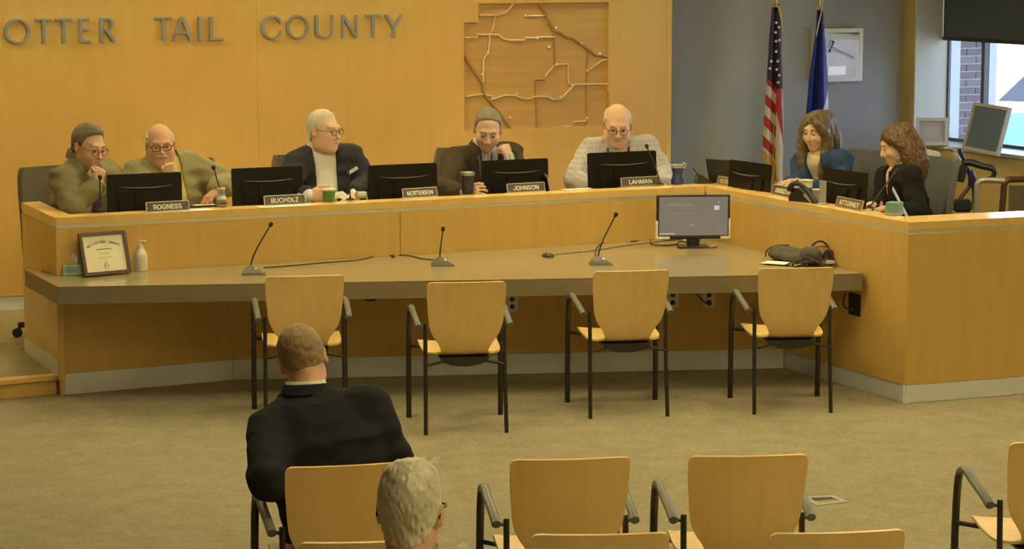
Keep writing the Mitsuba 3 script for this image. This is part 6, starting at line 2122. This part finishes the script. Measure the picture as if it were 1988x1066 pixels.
# the folded walker
mat('mat_blue_frame', (.035, .032, .11), .3, .4)
mat('mat_red_brown', (.13, .065, .05), .35, .4)
YW = 17.1
W_ = lambda x, y, dy=0: Z(x, y, YW + dy)
k = thing('walker', 'folded wheeled walker with black grips and dark blue frame below the window', 'walker')
put('upper_tube', tube(spline([W_(1862, 290), W_(1871, 310), W_(1884, 340), W_(1890, 352)], 14), .014, 8), 'mat_blue_frame', k, 60)
put('joint', tube([W_(1883, 332), W_(1888, 348), W_(1884, 362)], [.024, .03, .022], 10), 'mat_blue_frame', k, 60)
p0, p1 = W_(1886, 358), W_(1846, 408)
dlt = p1 - p0
p1 = p0 + dlt * ((p0[2] - PZ - .06) / (p0[2] - p1[2]))
put('lower_tube', tube([p0, p1], .014, 8), 'mat_red_brown', k, 60)
put('grip', tube(spline([W_(1868, 318, -.02), W_(1890, 317, -.05), W_(1912, 324, -.08), W_(1930, 331, -.1), W_(1930, 338, -.1), W_(1918, 346, -.09)], 24), [.018, .020, .022, .024, .025, .025, .025, .025, .024, .024, .023, .023, .022, .022, .022, .022, .021, .020, .019, .018, .017, .016, .014, .012], 8), 'mat_black_plastic', k, 60)
put('pouch', mv(cbox(.055, .04, .13, .012), *W_(1868, 336, -.03), 10, 0, 14), 'mat_black_matte', k, 30)
put('reflector', tube([W_(1851, 296, -.03), W_(1856, 306, -.03), W_(1864, 313, -.03)], [.02, .026, .018], 8), 'mat_silver_paint', k, 60)
put('brake_handle', tube(spline([W_(1834, 289, -.02), W_(1846, 288, -.03), W_(1856, 294, -.02)], 8), .011, 8), 'mat_silver_paint', k, 60)
p2 = W_(1905, 350)
put('rear_tube', tube([W_(1889, 350), np.array([W_(1908, 400)[0], YW, PZ + .09])], .013, 8), 'mat_blue_frame', k, 60)
for q_ in (p1, np.array([W_(1908, 400)[0], YW, PZ + .07])):
    put('wheel', mv(lathe([(.0, -.016), (.055, -.016), (.068, -.008), (.068, .008), (.055, .016), (.0, .016)], 20), q_[0], q_[1], PZ + .070, 0, 90, 0), 'mat_rubber', k, 40)
put('basket', mv(cbox(.13, .10, .09, .02), *(W_(1868, 399, .02)), 0), 'mat_black_matte', k, 30)

def bent(pts, r):
    """a line through the points with rounded corners"""
    p = [np.asarray(q_, float) for q_ in pts]
    out = [p[0]]
    for a_, b_, c_ in zip(p[:-2], p[1:-1], p[2:]):
        u_, v_ = (a_ - b_) / np.linalg.norm(a_ - b_), (c_ - b_) / np.linalg.norm(c_ - b_)
        s_, e_ = b_ + u_ * r, b_ + v_ * r
        out += [s_ * (1 - t) ** 2 + 2 * b_ * t * (1 - t) + e_ * t * t for t in np.linspace(0, 1, 9)]
    return np.array(out + [p[-1]])


# guest chair with a bent tube frame at the right edge
mat('mat_pale_tube', (.42, .41, .36), .3, .5)
YG = 16.4
G_ = lambda x, y, dy=0: Z(x, y, YG + dy)
k = thing('guest_chair', 'guest chair with pale bent tube arm and grey mesh back at the right edge', 'chair')
a0 = G_(1895, 414); zf = PZ
for dy, nm in ((0, 'arm_tube'),):
    top_ = [np.array([a0[0], YG, PZ]), np.array([a0[0], YG, G_(1895, 375)[2]]), G_(1896, 361), G_(1901, 352), G_(1912, 349), G_(1930, 350), G_(1950, 352)]
    put('arm_tube', tube(bent([top_[0], np.array([a0[0], YG, G_(1895, 349)[2]]), G_(1950, 351)], .06), .020, 10), 'mat_pale_tube', k, 60)
bt = G_(1950, 352, .05)
put('back_frame', tube(bent([np.array([bt[0] - .03, YG + .05, PZ + .42]), bt + np.array([0, 0, .012]), bt + np.array([.50, .11, .014]), bt + np.array([.47, .11, -.52])], .05), .022, 8), 'mat_dark_wood', k, 60)
put('back_mesh', mv(cbox(.44, .012, .34, .01), bt[0] + .25, bt[1] + .06, bt[2] - .20, 12), 'mat_office_fabric', k, False)
put('seat', mv(cbox(.50, .48, .06, .02), bt[0] + .17, bt[1] - .20, PZ + .44, 12), 'mat_office_fabric', k, 30)
r0 = bt + np.array([.45, .10, 0])
put('arm_tube', tube(bent([np.array([r0[0] - .1, YG - .30, PZ]), np.array([r0[0] - .1, YG - .30, PZ + .69]), np.array([r0[0] - .0, YG + .05, PZ + .69])], .06), .020, 10), 'mat_pale_tube', k, 60)
for dx in (.02, .45):
    put('rear_leg', rod((bt[0] + dx, bt[1] + .02 + dx * .2, PZ), (bt[0] + dx, bt[1] + dx * .2, PZ + .46), .016), 'mat_pale_tube', k, 60)


# ---------------------------------------------------------------- cars outside
def car(x, y, rz, label, paint, h=1.45):
    k = thing('car', label, 'car')
    s = h / 1.45
    body = Polygon([(-2.2, .35), (-2.2, .75), (-1.9, .85), (-.95, .92), (1.55, .95), (2.15, .85), (2.2, .35)])
    cab = Polygon([(-1.15, .88), (-.45, 1.42), (.85, 1.45), (1.65, .92)])
    def side(poly, w, rr=0):
        m = prism(poly.buffer(.06).buffer(-.03), -w / 2, w / 2)
        m.apply_transform(np.array([[1, 0, 0, 0], [0, 0, -1, 0], [0, 1, 0, 0], [0, 0, 0, 1.0]]))
        return m
    P = lambda m: mv(m, x, y, -.3, rz)
    b_ = side(body, 1.75); b_.apply_scale([1, 1, s]); put('body', P(b_), paint, k, False)
    c_ = side(cab, 1.5); c_.apply_scale([1, 1, s]); put('cabin', P(c_), paint, k, False)
    gw = cab.buffer(-.10)
    gl = side(gw, 1.53); gl.apply_scale([1, 1, s]); put('window', P(gl), 'mat_car_glass', k, False)
    for wx in (-1.4, 1.35):
        for sy in (-1, 1):
            put('wheel', P(mv(lathe([(.0, -.1), (.28, -.1), (.33, -.06), (.33, .06), (.28, .1), (.0, .1)], 20), wx, sy * .80, .33, 0, 90)), 'mat_rubber', k, 40)
    for sy in (-.6, .6):
        put('lamp', P(cbox(.06, .34, .13, .02, (-2.24, sy, .72 * s))), 'mat_white_plastic', k, False)


mat('mat_car_glass', (.03, .04, .05), .1, spec=.6)
mat('mat_car_dark', (.012, .014, .022), .3)
mat('mat_car_blue', (.25, .48, .52), .25, clearcoat=.6)
q = Z(1975, 215, 24.0)
car(q[0] + .35, q[1], 68, 'pale turquoise car parked outside the window, nearer one', 'mat_car_blue', 1.38)
q = Z(1985, 160, 29.5)
car(q[0] + 1.0, q[1] + .5, 28, 'dark car parked outside the window behind the turquoise one', 'mat_car_dark', 1.40)
# a pale building across the car park
k = struct('far_building', 'pale building across the car park')
mat('mat_far_wall', (.62, .58, .55), .9)
put('facade', mv(cbox(30, 6, 5, .05, (0, 0, 2.2)), 24, 58, 0, -18), 'mat_far_wall', k, False)
for i in range(8):
    put('window', mv(cbox(1.6, .1, 1.4, .02, (-13 + i * 3.6, -3.05, 2.4)), 24, 58, 0, -18), 'mat_car_glass', k, False)
